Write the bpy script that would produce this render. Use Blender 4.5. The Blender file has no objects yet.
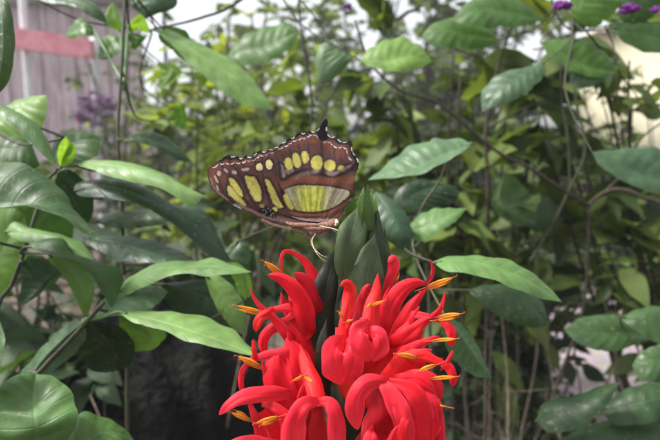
import bpy, math, random
import numpy as np
from mathutils import Vector
PI = math.pi
rnd = random.Random(7)
nr = np.random.RandomState(11)

# ------------------------------------------------------------ camera, sky, sun, exposure
sc = bpy.context.scene
CAM = np.array([0.0, 0.0, 0.90]); PITCH = math.radians(8.0)
LENS = 28.0; FPX = 660 * LENS / 36.0
FWD = np.array([0, math.cos(PITCH), -math.sin(PITCH)])
UP = np.array([0, math.sin(PITCH), math.cos(PITCH)])
RT = np.array([1.0, 0, 0])
cam = bpy.data.cameras.new("camera"); camo = bpy.data.objects.new("camera", cam)
sc.collection.objects.link(camo); sc.camera = camo
cam.lens = LENS; cam.sensor_width = 36; cam.clip_start = 0.01; cam.clip_end = 400
camo.location = CAM; camo.rotation_euler = (PI / 2 - PITCH, 0, 0)
cam.dof.use_dof = True; cam.dof.focus_distance = 0.228; cam.dof.aperture_fstop = 11.0

w = bpy.data.worlds.new("World"); sc.world = w; w.use_nodes = True
nt = w.node_tree; bg = nt.nodes["Background"]
sky = nt.nodes.new("ShaderNodeTexSky"); sky.sky_type = 'NISHITA'; sky.sun_disc = False
SUN_EL, SUN_AZ = math.radians(56), math.radians(-95)      # azimuth from +Y towards +X
sky.sun_elevation = SUN_EL; sky.sun_rotation = SUN_AZ
sky.dust_density = 4.0; sky.air_density = 1.0; sky.ozone_density = 1.0
hsv = nt.nodes.new("ShaderNodeHueSaturation"); hsv.inputs["Saturation"].default_value = 0.22; hsv.inputs["Value"].default_value = 1.35
nt.links.new(sky.outputs[0], hsv.inputs["Color"]); nt.links.new(hsv.outputs[0], bg.inputs[0])
bg.inputs[1].default_value = 0.13
sun = bpy.data.lights.new("sun", 'SUN'); sun.energy = 3.0; sun.angle = math.radians(8); sun.color = (1.0, 0.97, 0.92)
suno = bpy.data.objects.new("sun", sun); sc.collection.objects.link(suno)
sd = Vector((math.sin(SUN_AZ) * math.cos(SUN_EL), math.cos(SUN_AZ) * math.cos(SUN_EL), math.sin(SUN_EL)))
suno.rotation_euler = sd.to_track_quat('Z', 'Y').to_euler(); suno.location = (0, 0, 5)
sc.view_settings.view_transform = 'Standard'; sc.view_settings.look = 'None'
sc.view_settings.exposure = 0.9; sc.view_settings.gamma = 1.0; sc.view_settings.use_curve_mapping = False
sc.render.engine = 'CYCLES'
sc.cycles.max_bounces = 8; sc.cycles.transmission_bounces = 4; sc.cycles.diffuse_bounces = 4; sc.cycles.glossy_bounces = 3
sc.cycles.use_denoising = True

# ------------------------------------------------------------ helpers
def P(x, y, d):
    """image position (660x440 frame) at a depth of d metres -> world point"""
    return CAM + d * FWD + RT * ((x - 330) / FPX * d) - UP * ((y - 220) / FPX * d)

def tag(o, label=None, cat=None, group=None, kind=None):
    if label: o["label"] = label
    if cat: o["category"] = cat
    if group: o["group"] = group
    if kind: o["kind"] = kind
    return o

def empty(name, loc, label, cat, group=None):
    o = bpy.data.objects.new(name, None); sc.collection.objects.link(o)
    o.location = Vector(loc); o.empty_display_size = 0.02
    return tag(o, label, cat, group)

def mesh(name, V, F, mat, parent=None, uv=None, col=None, smooth=True):
    V = np.asarray(V, float)
    off = np.array(parent_origin(parent)) if parent is not None else np.zeros(3)
    me = bpy.data.meshes.new(name); me.from_pydata((V - off).tolist(), [], F if isinstance(F, list) else F.tolist())
    if uv is not None:
        l = me.uv_layers.new(name="UVMap"); idx = np.empty(len(me.loops), np.int32)
        me.loops.foreach_get("vertex_index", idx)
        l.data.foreach_set("uv", np.asarray(uv, np.float32)[idx].ravel())
    if col is not None:
        a = me.color_attributes.new("Col", 'FLOAT_COLOR', 'POINT')
        a.data.foreach_set("color", np.asarray(col, np.float32).ravel())
    if smooth: me.polygons.foreach_set("use_smooth", [True] * len(me.polygons))
    me.materials.append(mat); me.update()
    o = bpy.data.objects.new(name, me); sc.collection.objects.link(o)
    if parent is not None: o.parent = parent
    return o

def parent_origin(p):
    o = np.zeros(3)
    while p is not None:
        o = o + np.array(p.location); p = p.parent
    return o

def crv(pts, n):
    """Catmull-Rom through the rows of pts, resampled to n rows by arc length of the first three columns"""
    p = np.asarray(pts, float)
    if len(p) == 2:
        t = np.linspace(0, 1, n)[:, None]; return p[0] * (1 - t) + p[1] * t
    q = np.vstack([2 * p[0] - p[1], p, 2 * p[-1] - p[-2]]); out = []
    for i in range(1, len(q) - 2):
        t = np.linspace(0, 1, 14, endpoint=(i == len(q) - 3))[:, None]
        a, b, c, d = q[i - 1], q[i], q[i + 1], q[i + 2]
        out.append(0.5 * (2 * b + (c - a) * t + (2 * a - 5 * b + 4 * c - d) * t ** 2 + (3 * b - a - 3 * c + d) * t ** 3))
    o = np.vstack(out); s = np.r_[0, np.cumsum(np.linalg.norm(np.diff(o[:, :3], axis=0), axis=1))]
    u = np.linspace(0, s[-1], n)
    return np.stack([np.interp(u, s, o[:, k]) for k in range(o.shape[1])], 1)

def grid_faces(n, m, off=0, wrap=False):
    F = []
    for i in range(n - 1):
        for j in range(m - 1 if not wrap else m):
            k = (j + 1) % m
            F.append([off + i * m + j, off + i * m + k, off + (i + 1) * m + k, off + (i + 1) * m + j])
    return F

def nrm(v): return v / np.maximum(np.linalg.norm(v, axis=-1, keepdims=True), 1e-12)

def frame(c):
    t = nrm(np.gradient(c, axis=0)); ref = np.array([0.13, -0.97, 0.2])
    s = np.cross(t, ref); s = nrm(s); n = np.cross(s, t); return t, s, n

class Bag:
    """collects pieces of ONE mesh"""
    def __init__(s): s.V = []; s.F = []; s.U = []; s.n = 0
    def add(s, V, F, U=None):
        V = np.asarray(V, float); s.V.append(V)
        s.F += [[a + s.n for a in f] for f in F]
        s.U.append(np.zeros((len(V), 2)) if U is None else np.asarray(U)); s.n += len(V)
    def tube(s, pts, rad, seg=7, n=None, rough=0.0):
        """pts world rows, rad list (m)"""
        n = n or max(6, 5 * len(pts)); rr = np.interp(np.linspace(0, 1, n), np.linspace(0, 1, len(rad)), rad)
        c = crv(pts, n); t, a, b = frame(c)
        th = np.linspace(0, 2 * PI, seg, endpoint=False)
        R = rr[:, None] * (1 + rough * nr.uniform(-1, 1, (n, seg)))
        V = c[:, None] + R[..., None] * (np.cos(th)[None, :, None] * a[:, None] + np.sin(th)[None, :, None] * b[:, None])
        V = V.reshape(-1, 3); F = grid_faces(n, seg, 0, True)
        V = np.vstack([V, c[:1], c[-1:]]); k = n * seg
        F += [[(j + 1) % seg, j, k] for j in range(seg)] + [[(n - 1) * seg + j, (n - 1) * seg + (j + 1) % seg, k + 1] for j in range(seg)]
        U = np.zeros((len(V), 2)); U[:k, 0] = np.repeat(np.linspace(0, 1, n), seg); U[:k, 1] = np.tile(np.linspace(0, 1, seg), n)
        s.add(V, F, U)
    def petal(s, pts, wid, cup=90, roll=0, tip=True, n=34, m=13, ripple=0.045):
        """ribbon along rows (x, y, depth mm), widths in picture px at that depth; cross-section is an arc of `cup` degrees,
        convex towards the viewer's side of the plant; the far end is rounded off"""
        p = np.array([np.r_[P(a, b, d / 1000.0), d / 1000.0] for a, b, d in pts]); c4 = crv(p, n); c = c4[:, :3]
        ww = np.interp(np.linspace(0, 1, n), np.linspace(0, 1, len(wid)), wid) * c4[:, 3] / FPX
        u = np.linspace(0, 1, n)
        ww = np.convolve(np.r_[ww[0], ww, ww[-1]], [.25, .5, .25], 'valid')
        if tip:
            e = np.clip((1 - u) / 0.17, 0, 1); ww = ww * np.clip(1 - (1 - e) ** 2, 0.0, 1) ** .6 + .05 * ww
        t, a, b = frame(c)
        if roll:
            r = math.radians(roll); a, b = a * math.cos(r) + b * math.sin(r), b * math.cos(r) - a * math.sin(r)
        v = np.linspace(-1, 1, m)
        A = math.radians(abs(cup)) * .36 + 1e-3; rad = ww / 2 / min(1, math.sin(min(A, PI / 2)))
        ang = v * A
        X = np.sin(ang)[None, :] * rad[:, None]; Z = (np.cos(ang)[None, :] - math.cos(A)) * rad[:, None] * (1 if cup > 0 else -1)
        ph = rnd.uniform(0, 6)
        Z = Z + ripple * ww[:, None] * (np.sin(u * 9 + ph)[:, None] * v[None, :] ** 2 + .5 * np.sin(u * 17 + ph)[:, None] * v[None, :] - 0.9 * np.exp(-(v[None, :] / .12) ** 2) * (cup > 0))
        fz = [(rnd.uniform(3, 14), rnd.uniform(-5, 5), rnd.uniform(0, 6)) for _ in range(5)]
        Z = Z + .022 * ww[:, None] * sum(np.sin(u[:, None] * a_ + v[None, :] * b_ + c_) for a_, b_, c_ in fz)
        X = X * (1 + ripple * np.sin(u * 23 + ph)[:, None])
        V = c[:, None] + X[..., None] * a[:, None] + Z[..., None] * b[:, None]
        U = np.stack(np.broadcast_arrays(u[:, None], (v[None, :] + 1) / 2), -1).reshape(-1, 2)
        s.add(V.reshape(-1, 3), grid_faces(n, m), U)
    def blob(s, c, axes, seg=10, rings=7):
        """ellipsoid: centre, three axis vectors"""
        V = []; 
        for i in range(rings + 1):
            ph = PI * i / rings
            for j in range(seg):
                th = 2 * PI * j / seg
                V.append(c + axes[0] * math.cos(ph) + axes[1] * math.sin(ph) * math.cos(th) + axes[2] * math.sin(ph) * math.sin(th))
        s.add(V, grid_faces(rings + 1, seg, 0, True))
    def build(s, name, mat, parent=None):
        return mesh(name, np.vstack(s.V), s.F, mat, parent, np.vstack(s.U))

# ------------------------------------------------------------ materials
def new_mat(name):
    m = bpy.data.materials.new(name); m.use_nodes = True; t = m.node_tree
    return m, t, t.nodes["Principled BSDF"], t.nodes["Material Output"]
def N(t, typ, **kw):
    n = t.nodes.new(typ)
    for k, v in kw.items(): setattr(n, k, v)
    return n
def math_n(t, op, a, b=None, c=None, clamp=False):
    n = N(t, "ShaderNodeMath", operation=op); n.use_clamp = clamp
    for i, x in enumerate((a, b, c)):
        if x is None: continue
        if isinstance(x, (int, float)): n.inputs[i].default_value = x
        else: t.links.new(x, n.inputs[i])
    return n.outputs[0]
def mixc(t, f, a, b, mode='MIX'):
    n = N(t, "ShaderNodeMix", data_type='RGBA', blend_type=mode)
    for s, x in ((n.inputs[0], f), (n.inputs[6], a), (n.inputs[7], b)):
        if isinstance(x, (int, float)): s.default_value = x
        elif isinstance(x, tuple): s.default_value = (*x, 1)
        else: t.links.new(x, s)
    return n.outputs[2]
def noise(t, scale, detail=3, vec=None, rough=.55):
    n = N(t, "ShaderNodeTexNoise"); n.inputs["Scale"].default_value = scale; n.inputs["Detail"].default_value = detail
    n.inputs["Roughness"].default_value = rough
    if vec is not None: t.links.new(vec, n.inputs["Vector"])
    return n.outputs["Fac"]
def maprange(t, x, a, b, c, d):
    n = N(t, "ShaderNodeMapRange"); t.links.new(x, n.inputs[0])
    for i, v in enumerate((a, b, c, d)): n.inputs[i + 1].default_value = v
    return n.outputs[0]
def geo_pos(t): return N(t, "ShaderNodeTexCoord").outputs["Object"]
def bump(t, h, strength, dist, p):
    b = N(t, "ShaderNodeBump"); b.inputs["Strength"].default_value = strength; b.inputs["Distance"].default_value = dist
    t.links.new(h, b.inputs["Height"]); t.links.new(b.outputs[0], p.inputs["Normal"]); return b

def leaf_mat(name, base, vein, trans, rough=.42, tf=.35, veins=9, sweep=1.2, vs=.5, spec=.3, nscale=90, island=False, bumpd=.0006, spots=0.0):
    m, t, p, out = new_mat(name)
    uv = N(t, "ShaderNodeTexCoord"); sx = N(t, "ShaderNodeSeparateXYZ"); t.links.new(uv.outputs["UV"], sx.inputs[0])
    u = sx.outputs[0]; av = math_n(t, 'ABSOLUTE', math_n(t, 'MULTIPLY_ADD', sx.outputs[1], 2, -1))
    ph = math_n(t, 'SUBTRACT', math_n(t, 'MULTIPLY', u, veins), math_n(t, 'MULTIPLY', av, sweep))
    pp = math_n(t, 'PINGPONG', ph, .5)
    lat = maprange(t, pp, 0, .07, 1, 0); mid = maprange(t, av, 0.02, .06, 1, 0)
    mask = math_n(t, 'MAXIMUM', math_n(t, 'MULTIPLY', lat, .55), mid)
    obj = uv.outputs["Object"]; nz = noise(t, nscale, 4, obj)
    vv = N(t, "ShaderNodeTexVoronoi", feature='DISTANCE_TO_EDGE'); mp_ = N(t, "ShaderNodeMapping"); mp_.inputs["Scale"].default_value = (26, 15, 1)
    t.links.new(uv.outputs["UV"], mp_.inputs[0]); t.links.new(mp_.outputs[0], vv.inputs["Vector"]); vv.inputs["Scale"].default_value = 1
    net = maprange(t, vv.outputs["Distance"], 0, .09, .35, 0); mask = math_n(t, 'MAXIMUM', mask, net)
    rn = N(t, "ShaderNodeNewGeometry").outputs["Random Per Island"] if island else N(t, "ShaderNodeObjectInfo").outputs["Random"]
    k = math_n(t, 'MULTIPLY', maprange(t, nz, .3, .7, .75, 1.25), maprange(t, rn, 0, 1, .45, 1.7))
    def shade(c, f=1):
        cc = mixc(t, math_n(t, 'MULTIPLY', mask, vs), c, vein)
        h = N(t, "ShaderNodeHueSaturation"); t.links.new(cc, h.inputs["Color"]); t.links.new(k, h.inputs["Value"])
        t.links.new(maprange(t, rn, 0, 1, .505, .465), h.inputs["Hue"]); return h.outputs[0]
    colr = shade(base)
    if spots:
        sp = maprange(t, noise(t, nscale * 5, 2, obj), .665, .70, 0, spots); colr = mixc(t, sp, colr, (.22, .16, .07))
    t.links.new(colr, p.inputs["Base Color"])
    t.links.new(maprange(t, noise(t, nscale * 2, 2, obj), .3, .7, rough - .08, rough + .1), p.inputs["Roughness"])
    p.inputs["Specular IOR Level"].default_value = spec
    h = math_n(t, 'ADD', math_n(t, 'MULTIPLY', math_n(t, 'MAXIMUM', lat, mid), -1.0), math_n(t, 'MULTIPLY', noise(t, nscale * 7, 3, obj), .5))
    bm = bump(t, h, .4, bumpd, p)
    tr = N(t, "ShaderNodeBsdfTranslucent"); t.links.new(shade(trans), tr.inputs[0]); t.links.new(bm.outputs[0], tr.inputs["Normal"])
    mx = N(t, "ShaderNodeMixShader"); mx.inputs[0].default_value = tf
    t.links.new(p.outputs[0], mx.inputs[1]); t.links.new(tr.outputs[0], mx.inputs[2]); t.links.new(mx.outputs[0], out.inputs[0])
    return m

def petal_mat(name, c1, c2, tf=.35, rough=.42, trans=None):
    m, t, p, out = new_mat(name); uv = N(t, "ShaderNodeTexCoord")
    mp = N(t, "ShaderNodeMapping"); mp.inputs["Scale"].default_value = (3, 22, 1); t.links.new(uv.outputs["UV"], mp.inputs[0])
    st = noise(t, 1.0, 3, mp.outputs[0]); nz = noise(t, 130, 3, uv.outputs["Object"])
    k = math_n(t, 'ADD', math_n(t, 'MULTIPLY', st, .6), math_n(t, 'MULTIPLY', nz, .4))
    cc = mixc(t, maprange(t, k, .35, .65, 0, 1), c1, c2)
    sp = N(t, "ShaderNodeSeparateXYZ"); t.links.new(uv.outputs["UV"], sp.inputs[0])
    edge = math_n(t, 'POWER', math_n(t, 'ABSOLUTE', math_n(t, 'MULTIPLY_ADD', sp.outputs[1], 2, -1)), 5)
    lite = tuple(min(1, c + d_) for c, d_ in zip(c2, (.06, .03, .045)))
    cc = mixc(t, math_n(t, 'MULTIPLY', edge, .55), cc, lite)
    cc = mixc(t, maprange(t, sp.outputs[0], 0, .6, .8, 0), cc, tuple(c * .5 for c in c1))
    cc = mixc(t, maprange(t, noise(t, 260, 2, uv.outputs["Object"]), .62, .8, 0, .35), cc, lite)
    t.links.new(cc, p.inputs["Base Color"]); p.inputs["Roughness"].default_value = rough + .04
    p.inputs["Specular IOR Level"].default_value = .28
    bm = bump(t, math_n(t, 'ADD', st, math_n(t, 'MULTIPLY', noise(t, 1500, 2, uv.outputs["Object"]), .35)), .5, .0006, p)
    tr = N(t, "ShaderNodeBsdfTranslucent"); tr.inputs[0].default_value = (*(trans or c2), 1)
    mx = N(t, "ShaderNodeMixShader"); mx.inputs[0].default_value = tf
    t.links.new(p.outputs[0], mx.inputs[1]); t.links.new(tr.outputs[0], mx.inputs[2]); t.links.new(mx.outputs[0], out.inputs[0])
    return m

def plain(name, c1, c2, scale=40, rough=.7, bs=.5, bd=.001, detail=5, spec=.4, stretch=None):
    m, t, p, out = new_mat(name); o = geo_pos(t)
    if stretch:
        mp = N(t, "ShaderNodeMapping"); mp.inputs["Scale"].default_value = stretch; t.links.new(o, mp.inputs[0]); o = mp.outputs[0]
    nz = noise(t, scale, detail, o); t.links.new(mixc(t, maprange(t, nz, .35, .65, 0, 1), c1, c2), p.inputs["Base Color"])
    p.inputs["Roughness"].default_value = rough; p.inputs["Specular IOR Level"].default_value = spec
    bump(t, noise(t, scale * 3, 4, o), bs, bd, p); return m

M = dict(
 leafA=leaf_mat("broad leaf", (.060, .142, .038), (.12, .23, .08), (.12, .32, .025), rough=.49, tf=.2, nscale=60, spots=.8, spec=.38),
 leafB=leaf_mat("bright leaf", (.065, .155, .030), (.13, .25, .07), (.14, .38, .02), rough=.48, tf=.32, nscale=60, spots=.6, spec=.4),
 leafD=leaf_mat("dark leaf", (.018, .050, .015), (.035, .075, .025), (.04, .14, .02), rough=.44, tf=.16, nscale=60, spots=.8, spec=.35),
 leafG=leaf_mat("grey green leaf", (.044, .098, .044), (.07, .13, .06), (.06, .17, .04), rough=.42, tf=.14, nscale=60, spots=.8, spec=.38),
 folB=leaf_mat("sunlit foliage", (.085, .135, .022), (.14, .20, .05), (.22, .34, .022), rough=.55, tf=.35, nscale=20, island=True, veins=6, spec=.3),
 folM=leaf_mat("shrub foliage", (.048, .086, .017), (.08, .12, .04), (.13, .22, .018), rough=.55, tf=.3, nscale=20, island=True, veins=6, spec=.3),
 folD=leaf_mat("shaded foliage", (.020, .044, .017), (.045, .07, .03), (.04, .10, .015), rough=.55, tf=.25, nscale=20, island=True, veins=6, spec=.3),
 folG=leaf_mat("glossy foliage", (.05, .10, .06), (.1, .16, .1), (.08, .22, .05), rough=.38, tf=.2, nscale=20, island=True, veins=6),
 litter=leaf_mat("dry leaf litter", (.13, .09, .06), (.20, .15, .10), (.22, .14, .06), rough=.8, tf=.1, nscale=20, island=True, veins=6),
 bract=leaf_mat("bract", (.036, .060, .027), (.075, .105, .05), (.06, .12, .03), rough=.55, tf=.14, veins=8, sweep=2.2, nscale=200, vs=.4, bumpd=.0003),
 bractD=leaf_mat("old shaded bract", (.030, .038, .022), (.06, .07, .042), (.03, .04, .012), rough=.55, tf=.08, veins=8, sweep=2.2, nscale=200, vs=.4, bumpd=.0003),  # lower bracts: older tone, with the shade between the blooms painted in
 bractL=leaf_mat("young bract", (.09, .17, .05), (.16, .24, .1), (.2, .42, .05), rough=.42, tf=.35, veins=7, sweep=2.2, nscale=200, bumpd=.0002),
 bractB=leaf_mat("bright bract", (.12, .27, .03), (.18, .34, .06), (.25, .55, .03), rough=.5, tf=.35, veins=7, sweep=2.2, nscale=200, bumpd=.0002),
 red=petal_mat("red petal", (.52, .002, .010), (.84, .009, .026), .17, .5, (.95, .015, .02)),
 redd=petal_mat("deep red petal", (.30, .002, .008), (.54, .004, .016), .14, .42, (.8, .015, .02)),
 redo=petal_mat("scarlet tube", (.64, .005, .010), (.84, .016, .018), .2, .42, (1, .05, .02)),
 pink=petal_mat("coral lobe", (.72, .008, .026), (.90, .034, .062), .18, .42, (.95, .05, .06)),
 orange=petal_mat("orange anther", (.88, .17, .01), (.98, .48, .04), .25, .5, (1, .4, .02)),
 filament=petal_mat("filament", (.85, .12, .08), (.9, .25, .15), .3, .5),
 cream=plain("cream", (.50, .38, .27), (.68, .56, .42), 900, .5, .2, .0002),
 stem=plain("green brown stem", (.028, .034, .018), (.06, .058, .032), 200, .6, .6, .0008),
 stemG=plain("green stem", (.06, .12, .035), (.1, .17, .05), 200, .5, .4, .0004),
 twig=plain("dry twig", (.075, .055, .038), (.17, .13, .095), 120, .8, .6, .001),
 bark=plain("dark bark", (.018, .014, .010), (.055, .043, .032), 90, .85, .8, .002),
 rock=plain("wet dark rock", (.002, .002, .002), (.009, .009, .008), 16, .7, 1.0, .03, 8, .12),
)

# ------------------------------------------------------------ ground, path
def sheet(name, x0, x1, y0, y1, z, nx, ny, mat, amp=0, edge=0):
    xs = np.linspace(x0, x1, nx); ys = np.linspace(y0, y1, ny); X, Y = np.meshgrid(xs, ys)
    if edge: X = X + edge * np.sin(Y * 3.1 + (X > (x0 + x1) / 2) * 2) * 0.6 + edge * .3 * np.sin(Y * 9)
    Z = z + amp * (np.sin(X * 7 + Y * 3) * np.sin(Y * 5.3) + .5 * np.sin(X * 17 + Y * 11))
    V = np.stack([X, Y, Z], -1).reshape(-1, 3)
    o = mesh(name, V, grid_faces(ny, nx), mat); return tag(o, kind="structure")
gm, t, p, out = new_mat("soil"); o_ = geo_pos(t)
c = mixc(t, maprange(t, noise(t, 3, 6, o_), .35, .65, 0, 1), (.025, .02, .015), (.07, .055, .042))
c = mixc(t, maprange(t, noise(t, 60, 4, o_), .5, .62, 0, .7), c, (.22, .18, .13)); t.links.new(c, p.inputs["Base Color"])
p.inputs["Roughness"].default_value = .9; bump(t, noise(t, 40, 8, o_), 1, .02, p)
sheet("ground", -60, 60, -5, 150, -0.012, 60, 60, gm)
pm, t, p, out = new_mat("gravel path"); o_ = geo_pos(t)
c = mixc(t, maprange(t, noise(t, 5, 5, o_), .35, .65, 0, 1), (.21, .17, .175), (.33, .27, .28))
vo = N(t, "ShaderNodeTexVoronoi"); vo.inputs["Scale"].default_value = 90; t.links.new(o_, vo.inputs["Vector"])
c = mixc(t, .35, c, vo.outputs["Color"], 'SOFT_LIGHT'); t.links.new(c, p.inputs["Base Color"])
p.inputs["Roughness"].default_value = .85; bump(t, vo.outputs["Distance"], .7, .008, p)
sheet("path", 0.78, 1.9, 1.3, 9, 0.004, 8, 60, pm, 0, .12)

# ------------------------------------------------------------ random foliage
LU = np.linspace(0, 1, 7); LV = np.array([-1, -.5, 0, .5, 1.0])
LW = np.array([.02, .62, .95, 1.0, .8, .42, .0])
def leaves(bag, pos, dirs, nors, L, aspect=.38, droop=.25, fold=.25):
    """adds a curved, folded leaf blade at each pos; dirs = along the blade, nors = upper side, L = lengths"""
    n = len(pos); d = nrm(dirs); s = nrm(np.cross(d, nors)); u = np.cross(s, d)
    A = aspect * nr.uniform(.8, 1.2, n); dr = droop * nr.uniform(.2, 1.8, n); fo = fold * nr.uniform(.2, 1.5, n); tw = nr.uniform(-.25, .25, n)
    x = LU[None, :, None] + 0 * LV[None, None, :]; wv = .5 * A[:, None, None] * LW[None, :, None] * LV[None, None, :]
    z = -dr[:, None, None] * x ** 2 + fo[:, None, None] * np.abs(wv) + tw[:, None, None] * wv * x * 2 + .02 * np.sin(x * 16)
    Ln = L[:, None, None, None]
    V = pos[:, None, None] + Ln * ((x * np.ones_like(wv))[..., None] * d[:, None, None] + wv[..., None] * s[:, None, None] + z[..., None] * u[:, None, None])
    base = np.array(grid_faces(7, 5)); F = (base[None] + (np.arange(n) * 35)[:, None, None]).reshape(-1, 4)
    U = np.tile(np.stack(np.broadcast_arrays(LU[:, None], (LV[None] + 1) / 2), -1).reshape(-1, 2), (n, 1))
    bag.add(V.reshape(-1, 3), F.tolist(), U)

def rand_unit(n): return nrm(nr.normal(size=(n, 3)))

def shrub(name, label, cat, c, rad, L, nleaf, mat, root=None, nst=6, sr=.006, smat=None, group=None, aspect=.4, up=.9, twigs=5, along=.45):
    """c, rad: crown ellipsoid centre and radii (world); stems rise from the root and fork to crown points; leaves sit in pairs on twigs"""
    c = np.array(c, float); rad = np.array(rad, float)
    root = np.array(root if root is not None else (c[0], c[1] + rad[1] * .3, 0.0), float)
    e = empty(name, root, label, cat, group)
    st = Bag(); fo = Bag(); pos = []; dr = []
    ntw = nst * twigs; per = max(2, int(nleaf / max(1, ntw)))
    for i in range(nst):
        g = rand_unit(1)[0] * nr.uniform(.35, 1) ** .6; end = c + g * rad
        m1 = root + (end - root) * .35 + nr.normal(size=3) * .12 * rad; m2 = root + (end - root) * .7 + nr.normal(size=3) * .12 * rad
        pl = crv([root + nr.normal(size=3) * [.03, .03, 0], m1, m2, end], 24)
        st.tube(pl[::3], [sr, sr * .7, sr * .35], 6, 16, .1)
        for k in range(twigs):
            f = nr.uniform(along, 1); a = pl[int(f * 23)]
            tdir = nrm(nrm(rand_unit(1)[0] * [1, 1, .6]) + .7 * nrm((end - c) / rad) * .6)
            tl = nr.uniform(.25, .55) * rad.min() + L * .8
            b = a + tdir * tl + [0, 0, -.1 * tl]; mid = (a + b) / 2 + [0, 0, .08 * tl]
            tw = crv([a, mid, b], 12); st.tube(tw[::3], [sr * .3, sr * .15], 5, 6)
            for q in range(per):
                fr = nr.uniform(.15, 1); pp = tw[int(fr * 11)]
                side = nrm(np.cross(tdir, [0, 0, 1.0])) * (1 if q % 2 else -1)
                pos.append(pp); dr.append(nrm(side * nr.uniform(.5, 1.2) + tdir * nr.uniform(.2, 1) + [0, 0, nr.uniform(-.5, .25)]))
    pos = np.array(pos); dr = np.array(dr); n = len(pos)
    no = nrm(np.array([0, -.1, up]) + nr.normal(size=(n, 3)) * .45)
    leaves(fo, pos, dr, no, L * nr.uniform(.55, 1.25, n), aspect)
    st.build("stem", smat or M["bark"], e); f = fo.build("foliage", mat, e)
    return e

# far planting, back to front
def Pc(x, y, d): return P(x, y, d)
def rpx(d, rx, ry, rz): return (rx / FPX * d, rz, ry / FPX * d)
far = [
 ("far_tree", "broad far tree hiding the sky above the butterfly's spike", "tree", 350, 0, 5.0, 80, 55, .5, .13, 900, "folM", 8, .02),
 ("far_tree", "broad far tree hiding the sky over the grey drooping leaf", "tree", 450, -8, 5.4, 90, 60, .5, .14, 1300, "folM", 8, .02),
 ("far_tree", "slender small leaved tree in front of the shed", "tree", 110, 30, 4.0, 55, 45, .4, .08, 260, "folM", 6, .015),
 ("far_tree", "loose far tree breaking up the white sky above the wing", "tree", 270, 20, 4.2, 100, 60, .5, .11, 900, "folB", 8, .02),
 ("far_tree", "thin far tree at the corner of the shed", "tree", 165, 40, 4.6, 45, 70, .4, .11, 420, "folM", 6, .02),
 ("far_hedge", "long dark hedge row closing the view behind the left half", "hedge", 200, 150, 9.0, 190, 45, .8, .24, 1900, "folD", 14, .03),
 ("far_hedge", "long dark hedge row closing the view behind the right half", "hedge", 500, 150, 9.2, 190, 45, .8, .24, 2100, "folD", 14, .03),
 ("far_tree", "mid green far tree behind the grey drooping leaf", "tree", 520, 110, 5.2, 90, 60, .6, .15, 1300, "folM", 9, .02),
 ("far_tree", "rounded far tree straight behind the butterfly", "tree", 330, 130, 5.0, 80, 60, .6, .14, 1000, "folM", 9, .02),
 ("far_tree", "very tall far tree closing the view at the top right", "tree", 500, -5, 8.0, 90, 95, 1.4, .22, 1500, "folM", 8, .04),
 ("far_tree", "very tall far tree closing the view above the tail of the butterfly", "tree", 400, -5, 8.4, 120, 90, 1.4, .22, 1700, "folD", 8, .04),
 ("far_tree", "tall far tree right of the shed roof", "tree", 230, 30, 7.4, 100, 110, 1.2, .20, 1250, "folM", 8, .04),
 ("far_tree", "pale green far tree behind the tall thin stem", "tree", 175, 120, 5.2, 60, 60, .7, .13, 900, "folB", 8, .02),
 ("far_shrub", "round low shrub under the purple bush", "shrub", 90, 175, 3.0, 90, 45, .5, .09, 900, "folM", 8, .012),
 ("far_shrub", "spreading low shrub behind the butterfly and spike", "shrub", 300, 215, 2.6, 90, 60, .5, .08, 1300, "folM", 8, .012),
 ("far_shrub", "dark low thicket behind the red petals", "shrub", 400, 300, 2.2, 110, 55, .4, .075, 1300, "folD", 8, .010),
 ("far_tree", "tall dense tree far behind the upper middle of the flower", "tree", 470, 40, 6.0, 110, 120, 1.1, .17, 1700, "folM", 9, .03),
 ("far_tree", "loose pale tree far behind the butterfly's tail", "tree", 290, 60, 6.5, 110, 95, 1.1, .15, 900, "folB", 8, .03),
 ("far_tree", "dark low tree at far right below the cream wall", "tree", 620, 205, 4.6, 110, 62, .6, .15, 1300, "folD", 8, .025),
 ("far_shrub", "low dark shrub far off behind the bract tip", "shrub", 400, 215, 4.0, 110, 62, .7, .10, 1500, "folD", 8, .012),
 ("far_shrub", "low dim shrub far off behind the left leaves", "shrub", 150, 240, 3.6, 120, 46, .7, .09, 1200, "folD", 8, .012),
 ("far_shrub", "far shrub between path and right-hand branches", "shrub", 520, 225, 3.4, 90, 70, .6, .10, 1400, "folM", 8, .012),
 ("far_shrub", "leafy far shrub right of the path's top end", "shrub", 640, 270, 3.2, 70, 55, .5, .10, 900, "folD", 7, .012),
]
for nm, lb, ct, x, y, d, rx, ry, rz, L, n, mt, ns, sr in far:
    shrub(nm, lb, ct, P(x, y, d), rpx(d, rx, ry, rz), L, n, M[mt], None, ns, sr, None, None, .42, .9, 7, .35)
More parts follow.
